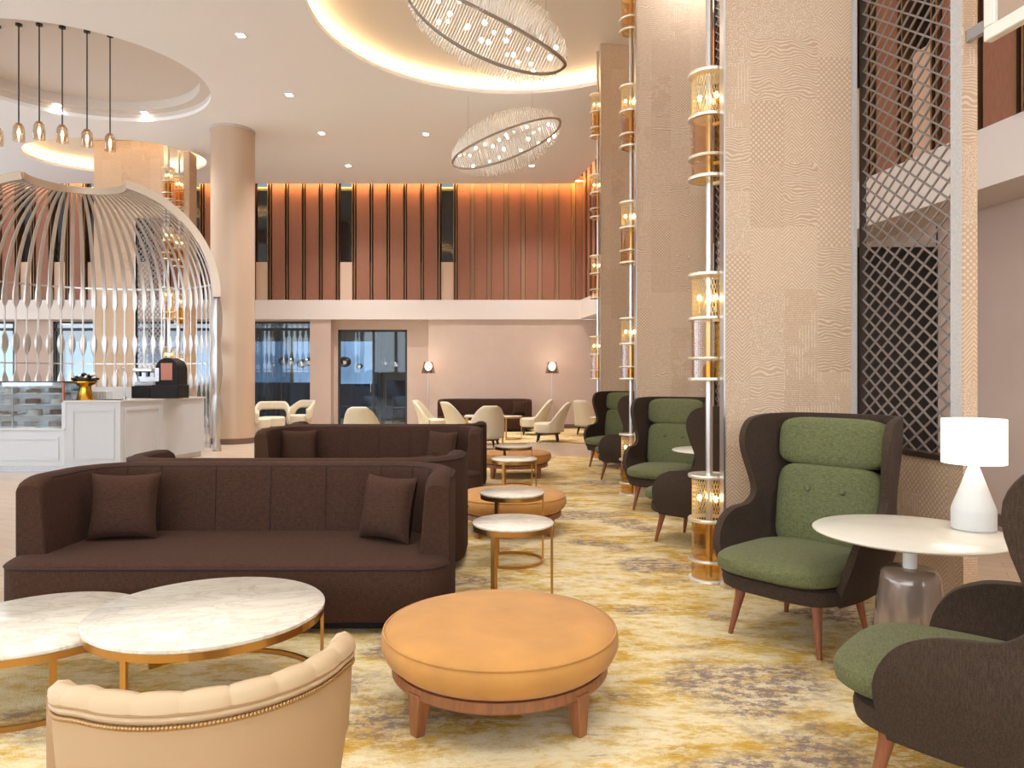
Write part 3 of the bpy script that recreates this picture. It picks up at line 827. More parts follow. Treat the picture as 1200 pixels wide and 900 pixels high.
for aa in (A0, A1):
    er = Vector((math.cos(aa), math.sin(aa), 0)); et = Vector((-math.sin(aa), math.cos(aa), 0)); P = []
    for k in range(25):
        r_, z_ = dome_rz(k / 24); a_ = k / 24 * PI / 2 * .86; nr = er * math.cos(a_) + Vector((0, 0, math.sin(a_))); c_ = er * r_ + Vector((0, 0, z_)); P.append([c_ - nr * .07 - et * .05, c_ + nr * .07 - et * .05, c_ + nr * .07 + et * .05, c_ - nr * .07 + et * .05])
    b = MB()
    vs = [p for r in P for p in r]; fs = []
    for k in range(24):
        for j in range(4): fs.append((k * 4 + j, k * 4 + (j + 1) % 4, (k + 1) * 4 + (j + 1) % 4, (k + 1) * 4 + j))
    b.add(vs, fs, False); b.build('arch_band', 'rimband', kt)
    # leafed end post down to the floor
    P = []
    z = 0.0
    while z <= ZS + .02:
        w_ = .11 + .09 * abs(math.sin((z - .2) * PI / .92))
        P.append([er * (KR - w_ / 2) + Vector((0, 0, z)), er * KR - et * .04 + Vector((0, 0, z)), er * (KR + w_ / 2) + Vector((0, 0, z))]); z += .05
    b = MB(); b.grid(P); b.build('end_post', 'rib', kt, solid=.03, sharp=20)

# counter (polygon run)
ct = thing('service_counter', 'white panelled kiosk counter wrapping the coffee station', 'counter', (0, 0, 0))
PTS = [Vector((-10.6, 10.9)), Vector((-9.2, 10.62)), Vector((-6.62, 10.6)), Vector((-5.93, 10.85)), Vector((-5.72, 11.75)), Vector((-5.52, 12.85))]
def seg(b, p, q, d, z0, z1, o=0.0, e=0.0):
    t = (q - p).normalized(); n = Vector((-t.y, t.x))
    p2 = p - t * e; q2 = q + t * e
    A = p2 + n * o; B = q2 + n * o; C = q2 + n * (o + d); Dd = p2 + n * (o + d)
    vs = [(A.x, A.y, z0), (B.x, B.y, z0), (C.x, C.y, z0), (Dd.x, Dd.y, z0), (A.x, A.y, z1), (B.x, B.y, z1), (C.x, C.y, z1), (Dd.x, Dd.y, z1)]
    b.add(vs, [(0, 3, 2, 1), (4, 5, 6, 7), (0, 1, 5, 4), (1, 2, 6, 5), (2, 3, 7, 6), (3, 0, 4, 7)])
hs = [.63, .63, 1.04, 1.04, 1.04]
for k in range(5):
    p, q = PTS[k], PTS[k + 1]
    b = MB(); seg(b, p, q, .55, .1, hs[k]); b.build('counter_body', 'counter', ct)
    b = MB(); seg(b, p, q, .5, 0, .1, .06); b.build('toe_kick', 'steel', ct)
    t_ = (q - p).normalized(); L = (q - p).length
    if k < 4:
        b = MB()
        for (u0, u1, z0, z1) in ((.08, L - .08, .18, .22), (.08, L - .08, hs[k] - .14, hs[k] - .1), (.08, .12, .22, hs[k] - .14), (L - .12, L - .08, .22, hs[k] - .14)):
            seg(b, p + t_ * u0, p + t_ * u1, .014, z0, z1, -.012)
        b.build('panel_moulding', 'counter', ct)
    b = MB(); seg(b, p, q, .6, hs[k], hs[k] + .025, -.02, .01); b.build('worktop', 'counter_top', ct)
# end block between display case and counter
b = MB(); b.box((-6.66, 10.6, .63), (-6.60, 11.2, 1.04)); b.build('case_end', 'counter', ct)
# tall splash behind
b = MB(); b.box((-8.8, 14.6, .0), (-6.75, 14.75, 1.22)); tag(b.build('back_counter', 'counter_top'), 'low cream back counter behind the kiosk worktop', 'counter')

# display case
dc = thing('display_case', 'glass pastry display case with three lit shelves on the white counter', 'display case', (-7.9, 10.9, .655))
x0, x1 = -1.25, 1.22; y0, y1 = -.25, .3; H = .68
b = MB(); b.box((x0, y0, 0), (x1, y0 + .006, H)); b.box((x1 - .006, y0, 0), (x1, y1, H)); b.box((x0, y0, 0), (x0 + .006, y1, H)); b.build('glass_panel', 'glass', dc)
b = MB(); b.box((x0, y0 - .005, H), (x1, y1, H + .015)); b.build('top_glass', 'frame', dc)
b = MB(); b.box((x1, y0 - .005, 0), (x1 + .02, y0 + .03, H)); b.build('corner_post', 'copper', dc)
b = MB(); b.box((x0, y1, 0), (x1, y1 + .02, H)); b.build('back_panel', 'steel', dc)
for k in range(3):
    z = .17 + .165 * k
    b = MB(); b.box((x0 + .02, y0 + .06, z), (x1 - .02, y1 - .02, z + .012)); b.build('shelf', 'steel', dc)
for xx in (-.4, .45):
    b = MB(); b.cyl((xx, y0 + .04, 0), (xx, y0 + .04, H), .012, n=8); b.build('upright', 'steel', dc)
rnd = random.Random(3)
levels = [0.0, .182, .347, .512]; lname = ['on the display case floor', 'on the display case bottom shelf', 'on the display case middle shelf', 'on the display case top shelf']
sides = ['at the right end', 'second from the right', 'in the centre', 'fourth from right']
for li, z in enumerate(levels):
    for s in range(4):
        xx = .98 - s * .36 + rnd.uniform(-.03, .03)
        kind = rnd.choice(['pastry', 'cake', 'choc'])
        nm = {'pastry': 'croissant_tray', 'cake': 'white_cake', 'choc': 'chocolate_cake'}[kind]
        cn = {'pastry': 'baked pastries', 'cake': 'pale iced cake', 'choc': 'dark chocolate cake'}[kind]
        t = thing(nm, '%s %s, %s' % (cn, lname[li], sides[s]), 'pastry', (-7.9 + xx, 10.9, .655 + z + .001), 0, 'pastries in the display case')
        b = MB(); b.box((-.14, -.14, 0), (.14, .14, .012)); b.build('tray', 'pole_white', t)
        b = MB()
        if kind == 'pastry':
            for q in range(4): b.sph((-.09 + .06 * q, rnd.uniform(-.04, .04), .035), (.028, .06, .024), 10, 6)
        else: b.lathe([(0, .012), (.1, .012), (.1, .075), (.09, .085), (0, .085)], n=20)
        b.build('food', kind, t)
# second case at left
b = MB(); b.box((-9.3, 10.75, .655), (-9.28, 11.2, 1.33)); b.box((-9.9, 10.75, .655), (-9.88, 11.2, 1.33)); b.box((-9.9, 10.75, .655), (-9.28, 10.76, 1.33))
o = thing('drinks_fridge', 'open drinks fridge with dark top at the left picture edge', 'fridge', (-9.35, 10.9, .655))
b = MB(); b.box((-.35, .2, 0), (.14, .25, .7)); b.box((.12, -.1, 0), (.14, .2, .7)); b.box((-.35, -.1, 0), (-.33, .2, .7)); b.build('body', 'steel', o)
b = MB(); b.box((-.35, -.12, .7), (.15, .25, .78)); b.build('top_cap', 'black', o)
b = MB(); b.box((-.33, -.1, .0), (.12, -.09, .7)); b.build('glass_door', 'glass', o)

# gold stand with tray
gx, gy = X(100, 10.95), 10.95
t = thing('gold_stand', 'waisted polished gold stand on the white counter end', 'stand', (gx, gy, 1.066))
b = MB(); b.lathe([(0, 0), (.125, 0), (.115, .03), (.08, .18), (.085, .21), (.13, .235), (.165, .265), (.165, .285), (0, .285)], n=32); b.build('body', 'gold', t)
t2 = thing('black_tray', 'round black tray resting on the gold stand', 'tray', (gx, gy, 1.066 + .286))
b = MB(); b.lathe([(0, 0), (.16, 0), (.185, .02), (.19, .05), (.18, .05), (.155, .02), (0, .018)], n=32); b.build('dish', 'black', t2)
for k in range(6):
    t3 = MB(); t3.sph((0, 0, .035), (.035, .09, .03), 12, 8, e=(1, .8))
    o = t3.build('wrapped_roll', 'cake' if k % 2 else 'machine', None, (gx - .11 + .045 * k, gy, 1.066 + .31 + .02 * (k % 3)), .3)
    tag(o, ['leftmost dark wrapped roll in the black tray', 'pale wrapped roll second from left in the black tray', 'dark wrapped roll left of the tray centre', 'pale wrapped roll right of the tray centre', 'dark wrapped roll second from right in the tray', 'rightmost pale wrapped roll in the black tray'][k], 'roll', 'wrapped rolls in the tray')
# tap
t = thing('tap', 'tall slim arched tap on the kiosk worktop', 'tap', (X(146, 11.2), 11.2, 1.066))
b = MB(); b.tube([(0, 0, 0), (0, 0, .42), (-.02, -.0, .48), (-.07, 0, .5), (-.11, 0, .47), (-.12, 0, .42)], .012, 8); b.build('spout', 'steel', t)
b = MB(); b.lathe([(.03, 0), (.03, .04), (.015, .05)], n=16); b.build('base', 'steel', t)
# coffee machine
t = thing('coffee_machine', 'black arched coffee grinder machine with copper window on the counter', 'coffee machine', (X(199, 11.9), 11.95, 1.066))
b = MB(); b.box((-.24, -.2, 0), (.2, .22, .22)); b.build('base', 'machine', t, bevel=.01)
prof = []
for k in range(13):
    a = PI * k / 12; prof.append((-.0 + .19 * math.cos(a), .47 + .2 * math.sin(a)))
b = MB(); vs = [(x_, -.16, z_) for x_, z_ in prof + [(-.19, .2), (.19, .2)]]; vs2 = [(x_, .18, z_) for x_, z_ in prof + [(-.19, .2), (.19, .2)]]; n = len(vs)
b.add(vs + vs2, [tuple(range(n)), tuple(range(2 * n - 1, n - 1, -1))] + [(i, (i + 1) % n, n + (i + 1) % n, n + i) for i in range(n)]); b.build('arched_housing', 'machine', t, bevel=.008)
b = MB(); b.box((-.09, -.175, .3), (.1, -.161, .58)); b.build('copper_window', 'copper', t, bevel=.004)
b = MB(); b.box((-.185, -.175, .28), (-.12, -.161, .5)); b.build('display', 'steel', t)
t = thing('espresso_machine', 'low steel espresso machine with cups on top, left of the grinder', 'coffee machine', (X(175, 12.1), 12.1, 1.066))
b = MB(); b.box((-.2, -.2, 0), (.12, .25, .2)); b.build('base', 'machine', t, bevel=.01)
b = MB(); b.box((-.2, -.12, .2), (.12, .25, .26)); b.box((-.2, .05, .26), (.12, .25, .44)); b.box((-.2, -.16, .44), (.12, .25, .5)); b.build('body', 'steel', t, bevel=.01)
for k in range(2):
    b = MB(); b.cyl((-.12 + .14 * k, -.08, .44), (-.12 + .14 * k, -.08, .36), .03, n=12); b.build('group_head', 'black', t)
for k in range(4):
    b = MB(); b.lathe([(.02, 0), (.035, .06), (.03, .06), (.016, .005)], n=12); o = b.build('cup', 'pole_white', None, (X(175, 12.1) - .15 + .08 * k, 12.1, 1.567)); tag(o, ['white cup, first from left on top of the espresso machine', 'white cup, second from left on top of the espresso machine', 'white cup, third from left on top of the espresso machine', 'white cup nearest the grinder on the espresso machine'][k], 'cup', 'cups on the espresso machine')
b = MB(); b.box((-.14, -.1, 0), (.14, .1, .13)); o = b.build('card_box', 'counter', None, (X(118, 11.4), 11.4, 1.066), bevel=.01); 
for k in range(5):
    q = MB(); q.box((-.12 + .05 * k, -.103, .02), (-.09 + .05 * k, -.099, .11)); q.build('slot', 'rimband', o)
tag(o, 'small cream slotted box on the worktop right of the gold stand', 'box')

# ------------------------------------------------------------------ sofas
SW, SB, SF_, TH, HH = 1.23, .50, -.30, .145, .83
def sofa_path(off, n=10, R=.42):
    """U path of outer edge inset by off: left arm front -> back -> right arm front"""
    w = SW - off; bk = SB - off; r = R - off
    pts = [(-w, SF_), (-w, SF_ + .02), (-w, SF_ + .06), (-w, SF_ + .12), (-w, -.05), (-w, bk - r)]
    for k in range(1, n + 1):
        a = PI - PI / 2 * k / n; pts.append((-w + r + r * math.cos(a), bk - r + r * math.sin(a)))
    for s in range(1, 6): pts.append((-w + r + (2 * w - 2 * r) * s / 6, bk))
    for k in range(0, n + 1):
        a = PI / 2 - PI / 2 * k / n; pts.append((w - r + r * math.cos(a), bk - r + r * math.sin(a)))
    pts += [(w, -.05), (w, SF_ + .12), (w, SF_ + .06), (w, SF_ + .02), (w, SF_)]
    return pts
def make_sofa(label, loc, rz):
    t = thing('curved_sofa', label, 'sofa', loc, rz)
    # wrap-round back, rounded top edge
    secs = [(0, .07), (0, HH - .05), (.012, HH - .018), (.045, HH), (TH - .04, HH), (TH - .01, HH - .018), (TH, HH - .05), (TH + .03, .36), (TH + .03, .07)]
    paths = [sofa_path(o_) for o_, z_ in secs]
    NP = len(paths[0]); dr = {0: .05, 1: .025, 2: .007}
    P = [[(paths[j][i][0], paths[j][i][1], secs[j][1] - (dr.get(min(i, NP - 1 - i), 0) if secs[j][1] > .5 else 0)) for j in range(len(secs))] for i in range(NP)]
    b = MB(); b.grid(P); L = len(secs)
    b.f.append(list(range(L))); b.sm.append(False); b.f.append([(len(P) - 1) * L + j for j in range(L)][::-1]); b.sm.append(False)
    bo = b.build('backrest', 'sofa', t, sharp=60)
    md = bo.modifiers.new('bevel', 'BEVEL'); md.width = .02; md.segments = 3; md.limit_method = 'ANGLE'; md.angle_limit = 1.2
    # piping along outer top edge + panel seams
    b = MB(); pp = sofa_path(.006); b.tube([(x_, y_, HH - .022) for x_, y_ in pp[3:-3]], .006, 6)
    pp = sofa_path(TH - .012); b.tube([(x_, y_, HH - .02) for x_, y_ in pp[3:-3]], .005, 6); b.build('piping', 'sofa_seam', t)
    for xs_ in (-.72, -.36, 0, .36, .72):
        b = MB(); b.tube([(xs_, SB - TH - .001, HH - .02), (xs_, SB - TH - .006, HH - .06), (xs_, SB - TH - .03, .38)], .002, 5); b.build('panel_seam', 'sofa_seam', t)
    for s in (-1, 1):
        for ang in (.45, 1.1):
            r = .42 - TH; cxx = s * (SW - .42); cyy = SB - .42
            d = (s * math.sin(ang), math.cos(ang))
            b = MB(); b.tube([(cxx + d[0] * r, cyy + d[1] * r, HH - .02), (cxx + d[0] * (r - .006), cyy + d[1] * (r - .006), HH - .06), (cxx + d[0] * (r - .03), cyy + d[1] * (r - .03), .38)], .002, 5); b.build('panel_seam', 'sofa_seam', t)
    # seat: full-width slab with rounded front corners and soft edges
    def outline(ins):
        w = SW - .004 - ins; f = -.5 + ins; r = .16 - ins * .5; bk = SB - .05
        pts = []
        for k in range(9):
            a = PI + PI / 2 * k / 8; pts.append((-w + r + r * math.cos(a), f + r + r * math.sin(a)))
        for k in range(1, 8): pts.append((-w + r + (2 * w - 2 * r) * k / 8, f))
        for k in range(9):
            a = -PI / 2 + PI / 2 * k / 8; pts.append((w - r + r * math.cos(a), f + r + r * math.sin(a)))
        # behind the arm fronts stay inside the arms
        pts += [(w, SF_ + .005), (w - .1, SF_ + .03), (w - .1, .1), (w - .25, bk - .02), (-w + .25, bk - .02), (-w + .1, .1), (-w + .1, SF_ + .03), (-w, SF_ + .005)]
        return pts
    secs = [(.01, .07), (0, .10), (0, .355), (.006, .372), (.03, .388), (.08, .393)]
    P = [[(x_, y_, z_) for (x_, y_) in outline(i_)] for i_, z_ in secs]
    n = len(P[0]); b = MB(); vs = [p for r in P for p in r]; fs = []
    for j in range(len(P) - 1):
        for i in range(n): fs.append((j * n + i, j * n + (i + 1) % n, (j + 1) * n + (i + 1) % n, (j + 1) * n + i))
    fs.append(tuple((len(P) - 1) * n + i for i in range(n))); fs.append(tuple(range(n - 1, -1, -1)))
    b.add(vs, fs, True); b.build('seat', 'sofa', t, sharp=50)
    o_ = outline(0)[:25]; b = MB(); b.tube([(x_, y_ - .001, .358) for x_, y_ in o_], .006, 6); b.build('piping', 'sofa_seam', t)
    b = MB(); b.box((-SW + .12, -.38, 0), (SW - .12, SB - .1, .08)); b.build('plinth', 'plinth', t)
    return t
XS = -1.58
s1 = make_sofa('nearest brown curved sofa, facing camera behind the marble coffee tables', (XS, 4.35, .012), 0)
s2 = dup(s1, (XS, 5.40, .012), PI, 'brown curved sofa facing away, backed onto the nearest sofa')
s3 = dup(s1, (XS + .02, 8.05, .012), 0, 'brown curved sofa facing camera in the middle distance')
s4 = dup(s1, (XS + .02, 9.10, .012), PI, 'brown curved sofa facing away, backed onto the middle distance sofa')
s5 = dup(s1, (X(568.5, 18.95), 18.95, .012), 0, 'dark brown sofa against the far blush wall between two floor lamps')

def pillow(x, y, z, s, tilt, rz, lab, grp=None):
    b = MB(); n = 20; P = []
    def pt(u, v, sg):
        k = (1 - u ** 4) * (1 - v ** 4)
        pin = 1 - .10 * (abs(u) ** 1.2 * (1 - abs(v)) + abs(v) ** 1.2 * (1 - abs(u)))
        return (u * s / 2 * (1 - .09 * (1 - abs(v) ** 2)), sg * (.075 * max(0, k) ** .55 + .004), v * s / 2 * (1 - .09 * (1 - abs(u) ** 2)))
    for sg in (-1, 1):
        P = [[pt(-1 + 2 * i / n, -1 + 2 * j / n, sg) for j in range(n + 1)] for i in range(n + 1)]
        b.grid(P)
    b.v = [Matrix.Rotation(tilt, 3, 'X') @ v for v in b.v]
    o = b.build('throw_pillow', 'sofa', None, (x, y, z), rz, sharp=80)
    tag(o, lab, 'pillow', grp); return o
pillow(X(146, 4.46), 4.46, .605, .41, -.22, .16, 'brown square pillow at the left end of the nearest sofa')
pillow(X(455, 4.42), 4.42, .60, .40, -.22, -.55, 'brown square pillow at the right end of nearest sofa')
pillow(X(350, 8.2), 8.2, .60, .42, -.22, .1, 'brown square pillow at left end of the middle distance sofa')
pillow(X(518, 8.15), 8.15, .60, .40, -.22, -.5, 'brown square pillow at right end of the middle distance sofa')
pillow(-.78, 5.32, .625, .44, .22, .45, 'brown pillow on the sofa facing away, just peeking over its back')
pillow(X(609, 18.9), 18.98, .60, .40, -.22, 0, 'dark pillow at the right end of the far wall sofa')

# ------------------------------------------------------------------ ottomans
def make_ottoman(label, loc):
    t = thing('round_ottoman', label, 'ottoman', loc, 0, 'round ottomans along the carpet')
    b = MB(); b.lathe([(0, .185), (.40, .185), (.455, .195), (.49, .225), (.508, .265), (.505, .305), (.485, .328), (.45, .342), (.36, .350), (0, .354)], n=64); b.build('cushion', 'ottoman', t, sharp=80)
    b = MB(); b.tube([(.496 * math.cos(a), .496 * math.sin(a), .322) for a in [2 * PI * k / 64 for k in range(64)]], .005, 6, closed=True); b.build('piping', 'ottoman', t)
    b = MB(); b.lathe([(0, .142), (.455, .142), (.462, .15), (.458, .187), (0, .187)], n=64); b.build('apron', 'walnut', t)
    for k in range(4):
        a = PI / 4 + k * PI / 2
        mx = Matrix.Rotation(a, 4, 'Z'); b = MB()
        vs = [(.40, -.036, .165), (.468, -.036, .165), (.468, .036, .165), (.40, .036, .165), (.425, -.021, 0), (.466, -.021, 0), (.466, .021, 0), (.425, .021, 0)]
        b.add(vs, [(0, 1, 2, 3), (4, 7, 6, 5), (0, 4, 5, 1), (1, 5, 6, 2), (2, 6, 7, 3), (3, 7, 4, 0)], False, mx); b.build('leg', 'walnut', t, bevel=.004)
    return t
o1 = make_ottoman('nearest round orange ottoman on walnut legs, front centre of the carpet', (-.052, 3.10, .012))
dup(o1, (-.01, 6.55, .012), .1, 'second round orange ottoman, behind the nearest pair of marble side tables')
dup(o1, (.05, 10.2, .012), .0, 'farthest round orange ottoman, behind the distant pair of side tables')

# ------------------------------------------------------------------ marble tables with C-shaped brass base
def ctable(label, loc, R, H, half, rot, cat='side table', grp=None, bar=(.026, .012), legs=(-1, 0, 1), first=None, top=.018):
    t = thing('marble_side_table' if 'side' in cat else 'marble_coffee_table', label, cat, loc, rot, grp)
    b = MB(); b.lathe([(0, H - top), (R - .006, H - top), (R, H - top + .006), (R, H - .005), (R - .006, H), (0, H)], n=64); b.build('marble_top', 'marble', t)
    b = MB(); rr = R - .012
    b.tube([(rr * math.cos(2 * PI * k / 64), rr * math.sin(2 * PI * k / 64), H - top - .016) for k in range(64)], 0, closed=True, flat=(.012, .030)); b.build('rim_band', 'brass', t)
    b = MB(); b.tube([(rr * math.cos(a), rr * math.sin(a), .010) for a in [-half + 2 * half * k / 40 for k in range(41)]], 0, flat=(bar[1], .02) if R < .3 else (bar[1] + .004, .022)); b.build('floor_ring', 'brass', t)
    for s in legs:
        a = s * half; mx = Matrix.Rotation(a, 4, 'Z')
        b = MB(); b.box((rr - .007, -bar[0] / 2, 0), (rr + .007, bar[0] / 2, H - top - .02), mx); b.build('leg', 'brass', t)
    return t
ST = math.radians(119)
GT = 'round marble side tables'
sa = ctable('nearest small round marble side table, just behind the nearest ottoman', (.006, 4.30, .012), .245, .53, ST, 0, grp=GT)
dup(sa, (.0, 5.43, .012), 0, 'second small round marble side table, in front of second ottoman')
dup(sa, (.025, 7.7, .012), 0, 'third small round marble side table, between second and farthest ottoman')
dup(sa, (.02, 9.15, .012), 0, 'fourth small round marble side table, in front of farthest ottoman')
dup(sa, (X(599, 16.3), 16.3, .012), 0, 'small marble side table in the far corner beside cream chairs')
ctable('large round marble coffee table on brass legs in front of nearest sofa', (-1.33, 3.15, .012), .492, .38, math.radians(125), math.radians(20), 'coffee table', legs=(-1, 1, 0), top=.022)
ctable('lower marble coffee table tucked under the larger one, cut by the left edge', (-2.12, 3.21, .012), .435, .305, math.radians(130), math.radians(180), 'coffee table', legs=(-1, 1, 0), top=.022)

# ------------------------------------------------------------------ wing chairs
def make_wing(label, loc, rz):
    t = thing('wing_chair', label, 'armchair', loc, rz, 'green and brown wing chairs')
    N_, K = 90, 22
    half = catmull([(0, .43), (.17, .42), (.295, .36), (.355, .22), (.370, .05), (.368, -.11), (.342, -.30)], N_)
    zt = [(0, 1.175), (.30, 1.175), (.42, 1.17), (.49, 1.145), (.535, 1.06), (.56, .95), (.58, .84), (.60, .74), (.63, .675), (.67, .645), (.75, .640), (.83, .628), (.90, .59), (.95, .51), (1, .345)]
    def zlin(x_):
        for (a_, va), (b2, vb) in zip(zt, zt[1:]):
            if x_ <= b2: return va + (vb - va) * (x_ - a_) / (b2 - a_)
        return zt[-1][1]
    tops = [zlin(i / N_) for i in range(N_ + 1)]
    for _ in range(5): tops = [tops[0]] + [(tops[i - 1] + 2 * tops[i] + tops[i + 1]) / 4 for i in range(1, N_)] + [tops[-1]]
    P = []
    for i in range(-N_, N_ + 1):
        s = -1 if i < 0 else 1; tt = abs(i) / N_; x_, y_ = half[abs(i)]
        top = tops[abs(i)]; row = []
        for j in range(K + 1):
            z = .265 + (top - .265) * j / K
            k = .80 + .20 * sstep(.22, .50, z)
            up = sstep(.66, 1.08, z)
            xx = x_ * k; yy = y_ * k
            xx += .03 * up * sstep(.1, .45, tt)                     # wings flare out
            xx -= .02 * sstep(.5, .72, z) * (1 - up) * sstep(.35, .6, tt)   # waist
            yy += .105 * up * (1 - sstep(.2, .5, tt))                # back reclines
            yy -= .13 * up * sstep(.3, .55, tt)                      # wings reach forward
            yy += .03 * sstep(.6, .72, z) * (1 - up) * sstep(.4, .6, tt)
            xx += .012 * sstep(.42, .62, z) * (1 - up) * sstep(.6, .8, tt)
            row.append((s * xx, yy, z))
        P.append(row)
    b = MB(); b.grid(P); o = b.build('shell', 'shell', t, sharp=180, solid=-.04)
    md = o.modifiers.new('bevel', 'BEVEL'); md.width = .014; md.segments = 3; md.limit_method = 'ANGLE'; md.angle_limit = 1.0
    b = MB(); b.sph((0, -.03, .305), (.345, .37, .062), 40, 12, e=(.5, .55)); b.build('seat_pan', 'shell', t)
    b = MB(); b.sph((0, -.09, .405), (.335, .375, .068), 40, 14, e=(.6, .55)); b.build('seat_cushion', 'green', t)
    mx = Matrix.Translation((0, .300, .64)) @ Matrix.Rotation(-.15, 4, 'X')
    b = MB(); b.sph((0, 0, 0), (.30, .06, .245), 40, 16, mx, e=(.35, .35)); lb = b.build('back_cushion', 'green', t)
    for s in (-1, 1):
        b = MB(); b.sph((s * .10, -.064, .1), (.018, .010, .018), 12, 8, mx); b.build('button', 'green', lb)
    mx = Matrix.Translation((0, .372, 1.01)) @ Matrix.Rotation(-.15, 4, 'X')
    b = MB(); b.sph((0, 0, 0), (.315, .075, .145), 40, 16, mx, e=(.45, .35)); b.build('head_cushion', 'green', t)
    for sx in (-1, 1):
        for ax, ay in ((.225, -.29), (.21, .23)):
            b = MB(); b.tube([(sx * ax * .92, ay * .92, .29), (sx * ax * .96, ay * .96, .2), (sx * ax * 1.1, ay * 1.1, 0)], [.036, .024, .012], 12); b.build('leg', 'legwood', t)
    return t
rzA = math.atan2(-.66, .75)      # local -y should point to (-.66,-.75)
def face(dx, dy): return math.atan2(dx, -dy)
A = face(-.755, -.656); Bf = face(-.74, .67)
w1 = make_wing('large green wing chair with brown shell in front of the nearest patterned screen', (1.59, 3.92, .012), A)
dup(w1, (1.57, 2.31, .012), Bf, 'brown and green wing chair at the lower right corner, seen from its side')
dup(w1, (1.65, 7.68, .012), face(-.5, -.86), 'green wing chair between the first and second lantern poles, facing camera')
dup(w1, (1.62, 6.05, .012), Bf, 'green wing chair facing away, partly behind the nearest lantern pole')
dup(w1, (1.60, 11.3, .012), face(-.6, -.8), 'farthest green wing chair facing camera, left of second lantern pole')
dup(w1, (1.62, 9.75, .012), Bf, 'farthest wing chair facing away, half hidden behind second lantern pole')

# ------------------------------------------------------------------ pedestal tables + lamp
def ped(label, loc, grp='cream pedestal tables between wing chairs'):
    t = thing('pedestal_table', label, 'table', loc, 0, grp)
    b = MB(); b.lathe([(0, .660), (.27, .660), (.395, .672), (.412, .681), (.412, .685), (.405, .69), (0, .69)], n=72); b.build('tabletop', 'table_cream', t)
    b = MB(); b.cyl((0, 0, .5), (0, 0, .662), .030, n=20); b.build('stem', 'pole_white', t)
    b = MB(); b.lathe([(0, 0), (.175, 0), (.18, .01), (.127, .47), (.12, .505), (.10, .522), (0, .524)], n=48); b.build('tapered_base', 'cone_glass', t)
    return t
TX, TY = 1.815, 3.27
p1 = ped('nearest round cream pedestal table with smoky tapered base', (TX, TY, .012))
dup(p1, (1.98, 6.98, .012), 0, 'round cream pedestal table between the second pair of wing chairs')
dup(p1, (2.05, 10.6, .012), 0, 'farthest round cream pedestal table, beside the distant wing chairs')
LX, LY = X(1141, 3.31), 3.31
t = thing('table_lamp', 'white table lamp with lit drum shade on the nearest pedestal table', 'lamp', (LX, LY, .7025))
b = MB(); b.lathe([(0, 0), (.087, 0), (.091, .006), (.092, .086), (.09, .098), (.022, .29), (.013, .31), (0, .31)], n=40); b.build('base', 'ceramic', t, sharp=30)
b = MB(); b.lathe([(.131, .305), (.131, .508)], n=48, cap=False); b.lathe([(.128, .508), (.128, .305)], n=48, cap=False); b.build('lamp_shade', 'shade', t)
b = MB(); b.sph((0, 0, .40), .025, 12, 8); b.build('bulb', 'bulb_white', t)
l = bpy.data.lights.new('lamp_light', 'POINT'); l.energy = 1.5; l.color = (1, .88, .72); l.shadow_soft_size = .05
lo = bpy.data.objects.new('lamp_light', l); COL.objects.link(lo); lo.parent = t; lo.location = (0, 0, .40)

# ------------------------------------------------------------------ cream chairs
def tub(label, loc, rz, R=.335, H=.72, studs=True, m='cream_leather'):
    """near chair: wrap-round channelled back with studded welt"""
    t = thing('cream_tub_chair', label, 'armchair', loc, rz)
    N_ = 120; half = 1.64
    P = []; Q = []
    K = 10
    def top(a): return H - .03 * sstep(.9, 1.45, abs(a)) - (H - .42) * sstep(1.46, 1.66, abs(a))
    def pt(a, r, z): return (r * math.sin(a), r * math.cos(a) * 1.0, z)
    for i in range(-N_, N_ + 1):
        a = half * i / N_; tp = top(a); row = []
        for j in range(K + 1):
            z = .16 + (tp - .045 - .16) * j / K
            row.append(pt(a, R * (.86 + .14 * sstep(.1, .6, z)), z))
        # padded roll over the top and down the inside, with vertical channels
        ch_ = .006 * abs(math.sin(a * 11)) ** .45
        ro = R
        for (dr, dz) in ((.006 + ch_, -.03), (.004 + ch_, -.012), (-.012, .0 + ch_), (-.035, -.004 + ch_), (-.055, -.022), (-.062, -.06)):
            row.append(pt(a, ro + dr, tp + dz))
        for j in range(6):
            row.append(pt(a, ro - .065 - .01 * j + ch_, tp - .06 - (tp - .06 - .38) * (j + 1) / 6))
        P.append(row)
    b = MB(); b.grid([r_[:K + 2] for r_ in P]); b.build('outer_back', 'tan_leather', t, sharp=75)
    Q = [r_[K + 1:] for r_ in P]
    b = MB(); b.grid(Q); L = len(Q[0]); b.f.append([(len(Q) - 1) * L + j for j in range(L)]); b.sm.append(False); b.f.append([j for j in range(L)][::-1]); b.sm.append(False)
    b.build('channelled_padding', m, t, sharp=75)
    b = MB(); b.tube([pt(1.42 * i / N_, R + .003, top(1.42 * i / N_) - .045) for i in range(-N_, N_ + 1)], .006, 6); b.build('welt', m, t)
    if studs:
        b = MB()
        for i in range(-60, 61):
            a = 1.42 * i / 60; b.sph(pt(a, R + .003, top(a) - .062), .0068, 8, 6)
        b.build('stud_row', 'stud', t, kind='stuff')
    b = MB(); b.sph((0, -.03, .33), (R - .075, R - .02, .11), 32, 12, e=(.45, .8)); b.build('seat', m, t)
    b = MB(); b.lathe([(0, .14), (R * .84, .14), (R * .86, .2), (0, .2)], n=32); b.build('base', m, t)
    for k in range(4):
        a = PI / 4 + k * PI / 2
        b = MB(); b.cyl((R * .62 * math.cos(a), R * .62 * math.sin(a), .15), (R * .72 * math.cos(a), R * .72 * math.sin(a), 0), .022, .012, 12); b.build('leg', 'darkleg', t)
    return t
# faces away from the camera, slightly to the left
tub('cream leather tub chair with studded back cut off at the bottom left', (-.785, 1.88, .012), face(-.48, .88), R=.355, H=.705)

